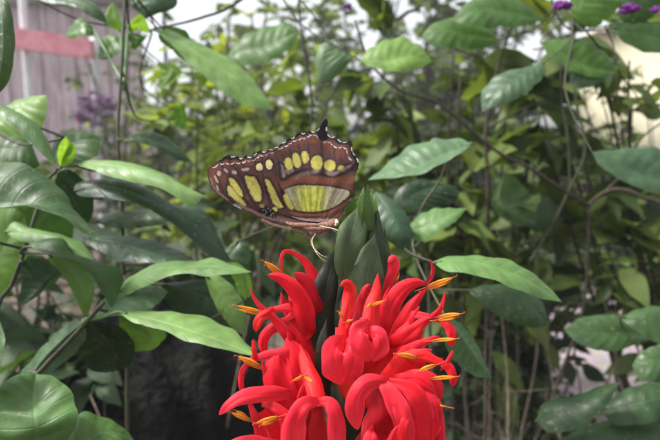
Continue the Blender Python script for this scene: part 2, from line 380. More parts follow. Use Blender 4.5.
mids = [
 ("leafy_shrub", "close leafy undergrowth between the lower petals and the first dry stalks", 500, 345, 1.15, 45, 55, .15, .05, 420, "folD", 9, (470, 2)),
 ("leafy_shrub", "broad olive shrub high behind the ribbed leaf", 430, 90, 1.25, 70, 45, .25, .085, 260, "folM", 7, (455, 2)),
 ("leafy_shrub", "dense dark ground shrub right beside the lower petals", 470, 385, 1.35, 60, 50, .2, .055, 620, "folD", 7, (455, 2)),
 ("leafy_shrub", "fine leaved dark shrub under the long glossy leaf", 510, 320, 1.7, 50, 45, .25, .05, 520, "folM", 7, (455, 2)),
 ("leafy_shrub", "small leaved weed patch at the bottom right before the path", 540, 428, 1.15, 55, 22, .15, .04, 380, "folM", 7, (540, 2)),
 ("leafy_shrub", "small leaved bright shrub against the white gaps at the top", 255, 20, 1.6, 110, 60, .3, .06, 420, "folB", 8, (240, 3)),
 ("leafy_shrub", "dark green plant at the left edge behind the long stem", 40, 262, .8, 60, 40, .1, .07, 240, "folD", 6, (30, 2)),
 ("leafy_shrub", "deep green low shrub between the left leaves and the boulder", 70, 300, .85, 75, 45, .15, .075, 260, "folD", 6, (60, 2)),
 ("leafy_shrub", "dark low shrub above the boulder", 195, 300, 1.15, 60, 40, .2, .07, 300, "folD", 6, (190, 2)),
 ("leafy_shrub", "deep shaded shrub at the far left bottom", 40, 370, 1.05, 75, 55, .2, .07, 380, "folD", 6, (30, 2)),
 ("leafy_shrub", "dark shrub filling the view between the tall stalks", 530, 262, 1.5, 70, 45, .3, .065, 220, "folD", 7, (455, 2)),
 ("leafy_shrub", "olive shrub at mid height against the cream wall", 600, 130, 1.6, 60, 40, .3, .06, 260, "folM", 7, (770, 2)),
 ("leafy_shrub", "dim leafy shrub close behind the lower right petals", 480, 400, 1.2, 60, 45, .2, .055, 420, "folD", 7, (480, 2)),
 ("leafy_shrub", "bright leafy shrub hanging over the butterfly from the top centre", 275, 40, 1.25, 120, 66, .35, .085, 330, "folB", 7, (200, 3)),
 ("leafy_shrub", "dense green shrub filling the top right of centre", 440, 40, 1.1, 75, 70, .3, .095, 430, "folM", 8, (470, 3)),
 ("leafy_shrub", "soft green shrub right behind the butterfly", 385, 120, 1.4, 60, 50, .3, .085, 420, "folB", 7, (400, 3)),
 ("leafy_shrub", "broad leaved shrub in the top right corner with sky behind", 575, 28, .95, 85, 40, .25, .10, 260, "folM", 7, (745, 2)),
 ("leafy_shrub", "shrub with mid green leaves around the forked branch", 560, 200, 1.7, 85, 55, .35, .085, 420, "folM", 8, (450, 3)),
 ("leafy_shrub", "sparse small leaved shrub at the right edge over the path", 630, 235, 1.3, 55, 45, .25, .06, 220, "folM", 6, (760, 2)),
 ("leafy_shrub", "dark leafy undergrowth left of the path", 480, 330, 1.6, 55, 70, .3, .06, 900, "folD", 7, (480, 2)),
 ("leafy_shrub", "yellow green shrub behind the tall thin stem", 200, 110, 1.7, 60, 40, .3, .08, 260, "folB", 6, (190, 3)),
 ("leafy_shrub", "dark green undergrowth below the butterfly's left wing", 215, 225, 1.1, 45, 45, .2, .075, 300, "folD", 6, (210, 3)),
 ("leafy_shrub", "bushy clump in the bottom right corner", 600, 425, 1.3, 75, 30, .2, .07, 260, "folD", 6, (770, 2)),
]
for nm, lb, x, y, d, rx, ry, rz, L, n, mt, ns, (bx, bd) in mids:
    c = P(x, y, d); r = np.array(P(bx, 220, d)); r[2] = 0
    shrub(nm, lb, "shrub", c, rpx(d, rx, ry, rz), L, n, M[mt], r, ns, .006, None, None, .45, .9, 6, .5)

def twiggy(label, root, c, rad, n, r0, mat, group=None):
    e = empty("bare_shrub", root, label, "shrub", group); b = Bag(); root = np.array(root, float); c = np.array(c, float); rad = np.array(rad, float)
    for i in range(n):
        g = rand_unit(1)[0]; end = c + g * rad * nr.uniform(.5, 1); k = nr.uniform(.15, .5)
        m1 = root * (1 - k) + end * k + nr.normal(size=3) * rad * .15; m2 = root * .3 + end * .7 + nr.normal(size=3) * rad * .12
        pl = crv([root + nr.normal(size=3) * [.08, .05, 0], m1, m2, end], 20); b.tube(pl[::3], [r0, r0 * .7, r0 * .3], 5, 14, .12)
        for q in range(5):
            a = pl[int(nr.uniform(7, 19))]; d_ = nrm(rand_unit(1)[0] + nrm(end - root) * .6); L = nr.uniform(.3, .9) * rad.min()
            b.tube([a, a + d_ * L * .5 + nr.normal(size=3) * L * .08, a + d_ * L + [0, 0, L * .1]], [r0 * .35, r0 * .15], 4, 7)
    b.build("stem", mat, e); return e
def gp(x, d): q = P(x, 220, d); q[2] = 0; return q
twiggy("tangle of bare brown twigs right of the dark bracts", gp(470, 1.3), P(480, 190, 1.3), rpx(1.3, 100, 90, .3), 16, .0035, M["bark"])
twiggy("thin bare twigs over the path at the right", gp(745, 1.5), P(610, 240, 1.5), rpx(1.5, 80, 110, .3), 16, .0035, M["bark"])
twiggy("pale dry twigs low between the petals and the path", gp(500, 1.0), P(500, 350, 1.0), rpx(1.0, 50, 70, .2), 11, .003, M["twig"])
twiggy("fine bare twigs against the bright gap at the top right", gp(760, 1.1), P(600, 60, 1.1), rpx(1.1, 80, 70, .2), 10, .003, M["bark"])
twiggy("pale dry twigs behind the upper left petals", gp(250, 1.2), P(240, 240, 1.2), rpx(1.2, 50, 50, .2), 14, .003, M["twig"])
twiggy("dark twigs in the shade over the boulder", gp(110, .85), P(110, 390, .85), rpx(.85, 60, 50, .1), 9, .003, M["bark"])

# leaf litter on the ground
lb_ = Bag(); n = 2600
pos = np.stack([nr.uniform(-2.2, 2.4, n), nr.uniform(.7, 5.5, n), nr.uniform(.003, .02, n)], -1)
pos = pos[(pos[:, 0] < .82) | (nr.uniform(0, 1, len(pos)) < .05)]; n = len(pos)
dd = rand_unit(n) * [1, 1, .15]; leaves(lb_, pos, dd, nrm(np.array([0, 0, 1.0]) + nr.normal(size=(n, 3)) * .3), nr.uniform(.04, .11, n), .45, .3, .3)
tag(lb_.build("leaf_litter", M["litter"]), "dry brown leaf litter covering the soil", "leaf litter", kind="stuff")

# ------------------------------------------------------------ structures at the back: shed on the left, cream wall on the right
def box(bag, x0, x1, y0, y1, z0, z1):
    V = [(x, y, z) for x in (x0, x1) for y in (y0, y1) for z in (z0, z1)]
    bag.add(V, [[0, 1, 3, 2], [4, 6, 7, 5], [0, 4, 5, 1], [2, 3, 7, 6], [0, 2, 6, 4], [1, 5, 7, 3]])
def at_y(px, Y):   # world x at distance Y for a picture column near the horizon
    return (px - 330) / FPX * Y
def z_at(py, Y):   # world height at distance Y for a picture row
    a = math.atan((220 - py) / FPX) - PITCH
    return CAM[2] + Y * math.tan(a)
wood = plain("weathered mauve boards", (.27, .20, .225), (.52, .43, .46), 6, .8, .5, .01, 6, .3, (6, 6, .6))
shed = empty("garden_shed", (at_y(60, 6), 6, 0), "mauve brown board shed behind a pink rail at the far left", "shed")
b = Bag()
for i in range(11):
    xa = at_y(-30, 6) + i * .19; box(b, xa, xa + .178, 6.0 + .01 * (i % 2), 6.06, 0, z_at(6 + 3 * math.sin(i), 6))
o = b.build("board_wall", wood, shed); o.data.polygons.foreach_set("use_smooth", [False] * len(o.data.polygons))
b = Bag(); box(b, at_y(-40, 6), at_y(150, 6), 5.9, 6.2, z_at(4, 6), z_at(-10, 6)); b.build("roof_edge", plain("roof edge", (.3, .28, .28), (.4, .38, .38), 10), shed)
rail = empty("rail_frame", (at_y(20, 4.5), 4.5, 0), "pink horizontal rail carried by pale metal posts at the upper left", "frame")
b = Bag(); xa, xb = at_y(-20, 4.5), at_y(101, 4.5)
V = []
for x, zt, zb in ((xa, z_at(20, 4.5), z_at(42, 4.5)), (xb, z_at(40, 4.5), z_at(59, 4.5))):
    for yy in (4.46, 4.54): V += [(x, yy, zb), (x, yy, zt)]
b.add(V, [[0, 1, 5, 4], [2, 6, 7, 3], [1, 3, 7, 5], [0, 4, 6, 2], [0, 2, 3, 1], [4, 5, 7, 6]])
o = b.build("rail", plain("faded pink paint", (.50, .15, .20), (.62, .26, .31), 12, .6, .3, .002), rail)
o.data.polygons.foreach_set("use_smooth", [False] * len(o.data.polygons))
for px in (33, 99):
    b = Bag(); X = at_y(px, 4.55); b.tube([(X, 4.6, 0), (X, 4.6, 1.1), (X + .01, 4.6, z_at(-40, 4.6) if px < 50 else z_at(38, 4.6))], [.032, .032, .032], 12)
    b.build("post", plain("pale metal", (.62, .62, .64), (.75, .75, .76), 10, .4), rail)
wall = empty("garden_wall", (at_y(640, 5.6), 5.6, 0), "cream yellow wall glimpsed through the branches at the right", "wall")
b = Bag(); box(b, at_y(586, 5.6), at_y(760, 5.6), 5.6, 5.85, 0, z_at(34, 5.6)); b.build("wall_face", plain("cream render", (.78, .70, .48), (.86, .78, .56), 3, .8), wall)
b = Bag(); box(b, at_y(584, 5.6), at_y(762, 5.6), 5.5, 5.9, z_at(34, 5.6), z_at(30, 5.6)); b.build("coping", plain("coping", (.5, .42, .36), (.6, .5, .44), 3, .8), wall)

# purple flowering bush at far left
def blossoms(parent, pts, r, mat, name="blossom"):
    for q in pts:
        b = Bag(); q = np.array(q)
        for i in range(5 + int(nr.randint(3))):
            d = rand_unit(1)[0]; d[2] = abs(d[2]) * .6; a = nrm(np.cross(d, rand_unit(1)[0]))
            b.blob(q + d * r * .7, [d * r * .7, a * r * .45, np.cross(d, a) * r * .2], 7, 5)
        b.build(name, mat, parent)
purp = petal_mat("purple blossom", (.30, .05, .38), (.42, .09, .50), .4, .6)
purpd = petal_mat("dusky mauve blossom", (.36, .25, .40), (.48, .34, .50), .4, .6)
e = shrub("flowering_bush", "rounded bush of dusky purple blossom before the shed", "bush", P(95, 112, 3.6), rpx(3.6, 22, 18, .2), .05, 160, M["folG"], None, 5, .01)
blossoms(e, [P(95 + 19 * math.cos(a) * math.sqrt(q), 110 + 17 * math.sin(a) * math.sqrt(q), 3.4 + nr.uniform(-.1, .15)) for a, q in zip(nr.uniform(0, 6.28, 60), nr.uniform(0, 1, 60))], .03, purpd)
e = shrub("flowering_vine", "high leafy vine with violet blossoms at the top right", "vine", P(590, -5, .9), rpx(.9, 80, 18, .15), .07, 90, M["folM"], P(760, 440, .9) * [1, 1, 0], 5, .003)
blossoms(e, [P(563, 6, .58), P(567, 9, .58), P(559, 9, .58), P(631, 9, .56), P(628, 12, .56), P(657, 12, .58), P(590, -3, .85), P(455, 46, .8), P(348, 8, .8), P(457, 48, .8)], .0085, purp)
e = shrub("weed", "small weed with one magenta blossom behind the left leaves", "plant", P(145, 245, 1.6), rpx(1.6, 14, 10, .05), .04, 30, M["folM"], None, 3, .002)
blossoms(e, [P(145, 235, 1.55), P(78, 119, 1.9)], .009, petal_mat("magenta blossom", (.6, .06, .4), (.75, .1, .5), .4, .5))

# wet dark rock low on the left
rk = Bag(); nU, nV = 60, 90; th, ph = np.meshgrid(np.linspace(0, PI, nU), np.linspace(0, 2 * PI, nV, endpoint=False), indexing='ij')
D = np.stack([np.sin(th) * np.cos(ph), np.sin(th) * np.sin(ph), np.cos(th)], -1)
f = 1 + .10 * np.sin(D[..., 0] * 5 + 1) * np.sin(D[..., 2] * 4) + .05 * np.sin(D[..., 0] * 13 + D[..., 1] * 9) + .035 * np.sin(D[..., 2] * 22 + D[..., 0] * 17) + .02 * np.sin(D[..., 0] * 41) * np.sin(D[..., 2] * 37)
cR = P(165, 455, .95)
rk.add((cR + D * f[..., None] * [.23, .2, .29]).reshape(-1, 3), grid_faces(nU, nV, 0, True))
lo = rk.V[0]; lo[:, 2] = np.where(lo[:, 2] < cR[2], cR[2] + (lo[:, 2] - cR[2]) * 2.6, lo[:, 2])
tag(rk.build("boulder", M["rock"]), "wet black boulder behind the red flower's lower left side", "boulder")

# ------------------------------------------------------------ traced leaves (each an individual leaf of its plant)
def leaf(plant, mid, A, da, B, db, mat, arch=.10, quilt=.010, nv=9, petiole=None, wavy=.012, label=None):
    """mid: rows (x, y, depth mm) base..tip; A, B: interior points (x, y) of both edges, da, db: how many mm nearer(-)/farther the edges are"""
    mid = [(a, b, d / 1000.) for a, b, d in mid]; n, h = 44, 9
    md = np.array([m_[2] for m_ in mid]); fr = np.linspace(0, 1, len(md))
    def edge(E, dd):
        k = len(E); pts = [P(*mid[0])]
        for i, (x, y) in enumerate(E):
            u = (i + 1) / (k + 1); pts.append(P(x, y, np.interp(u, fr, md) + dd / 1000. * math.sin(PI * u) ** .6))
        return crv(pts + [P(*mid[-1])], n)
    c = crv([P(*m_) for m_ in mid], n); a = edge(A, da); b = edge(B, db)
    for E_ in (a, b):
        k1, k2, k3 = rnd.uniform(20, 34), rnd.uniform(45, 70), rnd.uniform(0, 6); uu = np.linspace(0, 1, n)
        f_ = 1 + np.sin(PI * uu) * (.018 * np.sin(uu * k1 + k3) + .012 * np.sin(uu * k2)) - .10 * np.exp(-((uu - rnd.uniform(.2, .9)) / .018) ** 2) * (rnd.random() < .45)
        E_[:] = c + (E_ - c) * f_[:, None]
    s = np.linspace(0, 1, h)
    left = a[:, None] * (1 - s)[None, :, None] + c[:, None] * s[None, :, None]
    right = c[:, None] * (1 - s)[None, 1:, None] + b[:, None] * s[None, 1:, None]
    G = np.concatenate([left, right], 1); m_ = G.shape[1]; v = np.linspace(-1, 1, m_)
    gu = np.gradient(G, axis=0); gv = np.gradient(G, axis=1); nn = nrm(np.cross(gu, gv) + 1e-15)
    sgn = 1.0 if nn[n // 2, h][2] > 0 else -1.0; nn = nn * sgn
    wa = np.linalg.norm(a - c, axis=1)[:, None]; wb = np.linalg.norm(b - c, axis=1)[:, None]
    W = np.where(v[None] < 0, wa, wb); u = np.linspace(0, 1, n)[:, None]; av = np.abs(v)[None]
    disp = W * arch * np.sin(PI * av) + W * quilt * np.cos(2 * PI * (u * nv - av * 1.2 + .5)) * -1 * 4 * av * (1 - av) * 2 \
        + W * wavy * 3 * np.sin(u * 31 + (v[None] > 0) * 2 + len(A)) * av ** 3 + W * .03 * np.sin(u * 9 + v[None] * 3)
    G = G + nn * disp[..., None]
    U = np.stack(np.broadcast_arrays(u, (v[None] + 1) / 2), -1).reshape(-1, 2)
    o = mesh("leaf", G.reshape(-1, 3), grid_faces(n, m_), mat, plant, U)
    if label: o["label"] = label
    if not petiole and plant.name in STEMS:
        sp_ = np.vstack(STEMS[plant.name]); dd_ = np.linalg.norm(sp_ - c[0], axis=1); k_ = int(dd_.argmin()); Lp = dd_[k_]
        if .003 < Lp < .22:
            a_, z_ = sp_[k_], c[0]; out_d = nrm(c[0] - c[4])
            q = Bag(); q.tube([a_, a_ * .5 + z_ * .5 + out_d * Lp * .12 - np.array([0, 0, Lp * .06]), z_, c[3]], [.0010 + .003 * Lp, .0009, .0007], 7); q.build("petiole", M["stem"], o)
    if petiole:
        q = Bag(); q.tube([P(x, y, d / 1000.) for x, y, d in petiole] + [c[0], c[3]], [.0016, .0013, .0009], 7); q.build("petiole", M["stemG"], o)
    return o
STEMS = {}
def stem(plant, pts, r, mat=None, name="stem"):
    STEMS.setdefault(plant.name, []).append(crv([P(x, y, d / 1000.) for x, y, d in pts], 160))
    q = Bag(); q.tube([P(x, y, d / 1000.) for x, y, d in pts], r, 9, 10 * len(pts), .08); return q.build(name, mat or M["stem"], plant)

# plant at the lower left (front)
pl = empty("broad_leaved_plant", P(-10, 470, .33), "broad leaved plant in the left foreground with stem forking above the boulder", "plant")
stem(pl, [(15, 640, 360), (22, 400, 345), (40, 372, 340), (72, 338, 332), (104, 302, 325)], [.004, .0022, .0018, .0014])
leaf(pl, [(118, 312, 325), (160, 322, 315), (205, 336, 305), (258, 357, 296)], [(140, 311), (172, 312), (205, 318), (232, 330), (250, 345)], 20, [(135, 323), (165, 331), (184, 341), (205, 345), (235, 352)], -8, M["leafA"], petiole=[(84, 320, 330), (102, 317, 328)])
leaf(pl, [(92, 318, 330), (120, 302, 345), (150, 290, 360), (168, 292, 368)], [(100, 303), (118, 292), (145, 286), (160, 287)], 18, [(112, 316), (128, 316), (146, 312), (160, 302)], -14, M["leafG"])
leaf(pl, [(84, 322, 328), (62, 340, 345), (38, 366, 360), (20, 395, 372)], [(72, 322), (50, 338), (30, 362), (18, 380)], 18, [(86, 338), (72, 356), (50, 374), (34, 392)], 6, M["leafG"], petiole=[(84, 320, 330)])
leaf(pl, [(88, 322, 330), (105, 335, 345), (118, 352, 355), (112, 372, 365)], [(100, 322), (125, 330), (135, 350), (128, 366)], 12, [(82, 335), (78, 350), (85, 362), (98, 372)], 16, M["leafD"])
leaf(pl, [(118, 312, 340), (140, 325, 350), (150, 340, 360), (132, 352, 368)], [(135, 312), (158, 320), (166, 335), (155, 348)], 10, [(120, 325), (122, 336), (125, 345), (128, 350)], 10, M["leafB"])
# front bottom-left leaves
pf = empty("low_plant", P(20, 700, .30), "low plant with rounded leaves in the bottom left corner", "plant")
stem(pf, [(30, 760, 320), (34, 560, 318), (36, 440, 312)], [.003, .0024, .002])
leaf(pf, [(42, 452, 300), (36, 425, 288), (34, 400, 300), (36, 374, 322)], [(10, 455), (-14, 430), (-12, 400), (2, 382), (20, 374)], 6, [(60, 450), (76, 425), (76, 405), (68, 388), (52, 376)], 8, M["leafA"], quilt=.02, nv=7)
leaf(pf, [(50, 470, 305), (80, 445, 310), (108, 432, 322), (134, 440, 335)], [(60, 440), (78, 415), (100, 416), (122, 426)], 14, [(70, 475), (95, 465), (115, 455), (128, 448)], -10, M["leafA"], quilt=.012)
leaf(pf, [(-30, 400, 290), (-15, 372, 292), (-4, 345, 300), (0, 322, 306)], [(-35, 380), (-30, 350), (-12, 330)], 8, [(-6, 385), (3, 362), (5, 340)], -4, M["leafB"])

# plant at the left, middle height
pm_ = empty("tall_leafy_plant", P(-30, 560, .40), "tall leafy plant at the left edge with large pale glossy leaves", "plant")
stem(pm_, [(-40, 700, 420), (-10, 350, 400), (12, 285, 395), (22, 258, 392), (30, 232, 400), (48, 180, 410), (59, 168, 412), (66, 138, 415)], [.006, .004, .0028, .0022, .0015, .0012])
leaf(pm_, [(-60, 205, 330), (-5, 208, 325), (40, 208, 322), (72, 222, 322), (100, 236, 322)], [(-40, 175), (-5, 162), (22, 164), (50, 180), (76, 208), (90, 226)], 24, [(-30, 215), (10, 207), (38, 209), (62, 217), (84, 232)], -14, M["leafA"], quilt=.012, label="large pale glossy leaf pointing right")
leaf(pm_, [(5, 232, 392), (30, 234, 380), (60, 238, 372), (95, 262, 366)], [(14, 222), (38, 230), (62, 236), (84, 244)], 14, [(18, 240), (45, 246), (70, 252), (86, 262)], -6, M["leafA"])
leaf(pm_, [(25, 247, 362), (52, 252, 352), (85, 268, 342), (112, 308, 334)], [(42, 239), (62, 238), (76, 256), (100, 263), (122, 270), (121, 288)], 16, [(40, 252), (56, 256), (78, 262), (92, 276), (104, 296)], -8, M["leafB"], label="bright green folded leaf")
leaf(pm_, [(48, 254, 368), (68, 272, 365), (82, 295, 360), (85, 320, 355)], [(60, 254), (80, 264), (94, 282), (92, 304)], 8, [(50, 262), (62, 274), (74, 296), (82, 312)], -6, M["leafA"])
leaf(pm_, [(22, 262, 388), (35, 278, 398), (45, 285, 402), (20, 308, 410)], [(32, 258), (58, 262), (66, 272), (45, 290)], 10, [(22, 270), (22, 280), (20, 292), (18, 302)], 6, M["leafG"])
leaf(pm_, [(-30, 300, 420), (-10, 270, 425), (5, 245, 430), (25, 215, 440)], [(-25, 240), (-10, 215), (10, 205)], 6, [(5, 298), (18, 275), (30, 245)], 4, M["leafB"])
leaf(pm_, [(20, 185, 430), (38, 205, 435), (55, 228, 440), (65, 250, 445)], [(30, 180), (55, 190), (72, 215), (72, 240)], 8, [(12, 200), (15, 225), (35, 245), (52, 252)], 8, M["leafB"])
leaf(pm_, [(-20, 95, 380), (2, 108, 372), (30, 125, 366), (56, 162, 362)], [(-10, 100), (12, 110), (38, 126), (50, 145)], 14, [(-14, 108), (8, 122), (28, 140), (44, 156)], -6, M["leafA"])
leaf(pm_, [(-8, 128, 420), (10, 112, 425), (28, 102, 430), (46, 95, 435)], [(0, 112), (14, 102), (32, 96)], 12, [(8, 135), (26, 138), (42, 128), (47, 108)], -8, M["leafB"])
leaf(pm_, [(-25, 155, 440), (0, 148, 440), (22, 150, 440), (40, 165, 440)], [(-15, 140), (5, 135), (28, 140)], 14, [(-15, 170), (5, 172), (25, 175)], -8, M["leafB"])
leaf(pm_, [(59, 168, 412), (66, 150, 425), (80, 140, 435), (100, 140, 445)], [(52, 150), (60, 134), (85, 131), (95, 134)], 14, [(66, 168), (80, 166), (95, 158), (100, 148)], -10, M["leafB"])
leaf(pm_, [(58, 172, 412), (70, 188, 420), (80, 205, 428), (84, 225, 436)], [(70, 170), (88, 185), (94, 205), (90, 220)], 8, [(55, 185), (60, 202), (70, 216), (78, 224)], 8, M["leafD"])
leaf(pm_, [(61, 168, 405), (63, 155, 400), (64, 145, 396), (66, 136, 394)], [(58, 160), (58, 150), (61, 142)], -2, [(66, 162), (70, 152), (70, 143)], 2, M["bractB"])
leaf(pm_, [(61, 168, 405), (66, 158, 402), (72, 150, 398), (74, 142, 396)], [(62, 160), (66, 150), (70, 144)], -2, [(70, 164), (75, 156), (76, 149)], 2, M["bractB"])
leaf(pm_, [(2, 45, 300), (5, 65, 296), (4, 85, 300), (-2, 98, 306)], [(-8, 5), (-16, 40), (-16, 75), (-8, 92)], 5, [(10, 3), (15, 25), (13, 60), (8, 88)], 5, M["leafD"], label="dark hanging leaf at the frame's left edge") if False else \
leaf(pm_, [(0, -8, 330), (3, 25, 322), (2, 62, 320), (-3, 96, 326)], [(-10, 10), (-18, 45), (-14, 80)], 6, [(10, 6), (15, 40), (10, 78)], 4, M["leafD"], petiole=[(-14, -60, 335), (-4, -30, 332)], label="dark hanging leaf at the left edge")

# plant with the long arching leaves in the left middle
pa = empty("arching_leaved_plant", P(127, 560, .45), "plant with long arching leaves left of the butterfly", "plant")
stem(pa, [(128, 900, 480), (127, 360, 450), (124, 280, 446), (122, 195, 445), (118, 137, 444), (122, 60, 448), (127, -40, 452)], [.004, .0024, .002, .0018, .0016, .0014, .001])
leaf(pa, [(75, 165, 400), (110, 166, 385), (150, 172, 372), (205, 196, 365)], [(90, 160), (118, 161), (150, 170), (175, 180), (192, 196)], 16, [(88, 168), (115, 178), (142, 184), (165, 190), (190, 205)], -10, M["leafA"])
leaf(pa, [(74, 192, 400), (105, 186, 395), (140, 195, 390), (180, 214, 395), (212, 240, 402), (232, 262, 410)], [(78, 183), (105, 178), (140, 185), (172, 204), (206, 212), (222, 244)], 14, [(82, 196), (108, 198), (140, 205), (172, 224), (205, 250), (222, 260)], -8, M["leafG"])
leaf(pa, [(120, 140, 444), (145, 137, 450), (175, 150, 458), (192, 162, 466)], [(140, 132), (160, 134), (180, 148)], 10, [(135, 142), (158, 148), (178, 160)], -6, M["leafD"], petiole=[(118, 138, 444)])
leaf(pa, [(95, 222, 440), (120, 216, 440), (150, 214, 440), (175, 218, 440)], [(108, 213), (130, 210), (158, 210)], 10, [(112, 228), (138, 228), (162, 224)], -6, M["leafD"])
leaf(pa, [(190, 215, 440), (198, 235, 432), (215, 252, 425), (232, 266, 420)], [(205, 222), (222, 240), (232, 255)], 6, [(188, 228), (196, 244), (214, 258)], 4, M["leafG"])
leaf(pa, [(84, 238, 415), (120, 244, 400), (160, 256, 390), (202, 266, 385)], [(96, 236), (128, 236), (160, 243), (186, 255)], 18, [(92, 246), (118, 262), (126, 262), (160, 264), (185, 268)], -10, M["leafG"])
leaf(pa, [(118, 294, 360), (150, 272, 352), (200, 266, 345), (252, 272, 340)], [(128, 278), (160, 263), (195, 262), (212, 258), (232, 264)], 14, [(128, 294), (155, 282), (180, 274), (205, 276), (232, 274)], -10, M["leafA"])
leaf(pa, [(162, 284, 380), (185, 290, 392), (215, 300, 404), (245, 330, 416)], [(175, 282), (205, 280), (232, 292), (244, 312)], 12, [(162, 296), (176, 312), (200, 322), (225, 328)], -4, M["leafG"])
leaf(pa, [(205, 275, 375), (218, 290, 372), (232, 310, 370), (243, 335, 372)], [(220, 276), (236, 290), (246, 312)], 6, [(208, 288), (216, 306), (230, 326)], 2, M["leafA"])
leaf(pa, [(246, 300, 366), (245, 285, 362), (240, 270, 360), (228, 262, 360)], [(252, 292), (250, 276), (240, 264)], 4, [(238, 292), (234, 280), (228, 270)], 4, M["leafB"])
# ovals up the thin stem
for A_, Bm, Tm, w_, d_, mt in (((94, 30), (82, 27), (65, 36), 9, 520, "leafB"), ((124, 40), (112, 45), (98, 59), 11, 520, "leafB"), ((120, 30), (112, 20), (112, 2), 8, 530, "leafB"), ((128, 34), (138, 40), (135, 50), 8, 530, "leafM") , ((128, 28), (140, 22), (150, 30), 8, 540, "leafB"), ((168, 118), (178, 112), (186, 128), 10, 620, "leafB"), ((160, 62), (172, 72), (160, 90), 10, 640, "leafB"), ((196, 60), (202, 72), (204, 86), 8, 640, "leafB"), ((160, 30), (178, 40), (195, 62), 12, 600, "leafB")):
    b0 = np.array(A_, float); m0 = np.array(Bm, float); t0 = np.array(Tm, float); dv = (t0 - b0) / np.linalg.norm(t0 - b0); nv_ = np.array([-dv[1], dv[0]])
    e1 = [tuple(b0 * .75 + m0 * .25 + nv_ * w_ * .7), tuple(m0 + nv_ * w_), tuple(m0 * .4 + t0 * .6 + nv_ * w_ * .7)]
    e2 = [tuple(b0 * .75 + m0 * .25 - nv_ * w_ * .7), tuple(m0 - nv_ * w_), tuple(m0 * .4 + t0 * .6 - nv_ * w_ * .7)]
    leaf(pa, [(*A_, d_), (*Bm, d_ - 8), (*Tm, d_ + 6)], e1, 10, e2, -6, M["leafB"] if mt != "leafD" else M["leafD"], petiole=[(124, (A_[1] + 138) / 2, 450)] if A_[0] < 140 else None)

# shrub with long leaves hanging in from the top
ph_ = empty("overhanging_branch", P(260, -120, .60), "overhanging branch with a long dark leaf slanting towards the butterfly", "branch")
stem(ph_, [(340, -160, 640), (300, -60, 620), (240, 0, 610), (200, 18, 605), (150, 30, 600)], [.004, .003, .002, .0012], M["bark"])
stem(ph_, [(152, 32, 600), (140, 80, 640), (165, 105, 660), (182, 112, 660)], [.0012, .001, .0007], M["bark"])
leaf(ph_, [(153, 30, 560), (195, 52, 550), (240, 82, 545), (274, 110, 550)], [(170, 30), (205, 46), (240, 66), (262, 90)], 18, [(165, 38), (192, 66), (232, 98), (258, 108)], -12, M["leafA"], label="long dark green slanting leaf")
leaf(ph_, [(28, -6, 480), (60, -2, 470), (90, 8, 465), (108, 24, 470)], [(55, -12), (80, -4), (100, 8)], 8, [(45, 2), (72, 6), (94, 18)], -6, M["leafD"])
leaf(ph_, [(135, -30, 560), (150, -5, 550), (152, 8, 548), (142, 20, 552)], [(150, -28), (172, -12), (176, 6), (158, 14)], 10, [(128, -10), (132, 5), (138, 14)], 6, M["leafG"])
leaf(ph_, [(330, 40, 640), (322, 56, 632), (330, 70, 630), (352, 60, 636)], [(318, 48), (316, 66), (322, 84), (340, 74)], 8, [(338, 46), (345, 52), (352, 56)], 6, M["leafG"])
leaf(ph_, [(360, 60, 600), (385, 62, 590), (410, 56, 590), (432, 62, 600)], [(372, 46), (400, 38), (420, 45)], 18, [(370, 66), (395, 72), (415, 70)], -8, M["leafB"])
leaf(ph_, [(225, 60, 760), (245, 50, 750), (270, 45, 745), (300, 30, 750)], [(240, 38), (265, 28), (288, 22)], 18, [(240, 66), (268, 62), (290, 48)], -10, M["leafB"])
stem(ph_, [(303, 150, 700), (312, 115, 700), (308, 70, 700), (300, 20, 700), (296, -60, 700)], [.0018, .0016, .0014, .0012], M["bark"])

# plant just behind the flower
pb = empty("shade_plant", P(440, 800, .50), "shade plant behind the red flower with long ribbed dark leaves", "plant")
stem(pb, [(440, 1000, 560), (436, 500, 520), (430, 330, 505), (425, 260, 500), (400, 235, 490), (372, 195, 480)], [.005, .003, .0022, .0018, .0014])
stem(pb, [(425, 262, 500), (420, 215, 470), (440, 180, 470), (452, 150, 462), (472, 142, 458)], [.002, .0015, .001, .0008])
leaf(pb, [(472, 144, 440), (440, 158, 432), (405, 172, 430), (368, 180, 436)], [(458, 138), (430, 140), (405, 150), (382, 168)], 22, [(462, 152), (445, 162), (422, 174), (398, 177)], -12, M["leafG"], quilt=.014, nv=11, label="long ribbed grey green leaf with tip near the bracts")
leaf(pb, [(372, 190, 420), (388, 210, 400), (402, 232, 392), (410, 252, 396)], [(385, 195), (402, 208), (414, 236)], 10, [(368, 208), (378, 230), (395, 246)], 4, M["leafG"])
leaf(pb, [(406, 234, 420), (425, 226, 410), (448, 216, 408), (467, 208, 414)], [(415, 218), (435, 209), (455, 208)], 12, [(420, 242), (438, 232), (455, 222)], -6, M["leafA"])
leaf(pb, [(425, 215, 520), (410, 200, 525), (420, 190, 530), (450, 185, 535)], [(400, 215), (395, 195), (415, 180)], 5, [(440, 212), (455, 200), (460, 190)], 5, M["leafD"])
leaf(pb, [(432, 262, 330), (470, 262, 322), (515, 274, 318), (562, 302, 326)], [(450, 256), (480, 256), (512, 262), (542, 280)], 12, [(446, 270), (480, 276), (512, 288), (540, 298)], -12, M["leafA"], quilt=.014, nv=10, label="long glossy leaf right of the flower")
leaf(pb, [(446, 318, 300), (462, 338, 305), (475, 358, 312), (492, 378, 320)], [(458, 322), (474, 338), (484, 360)], 6, [(444, 340), (455, 362), (475, 376)], 2, M["leafG"], quilt=.02)
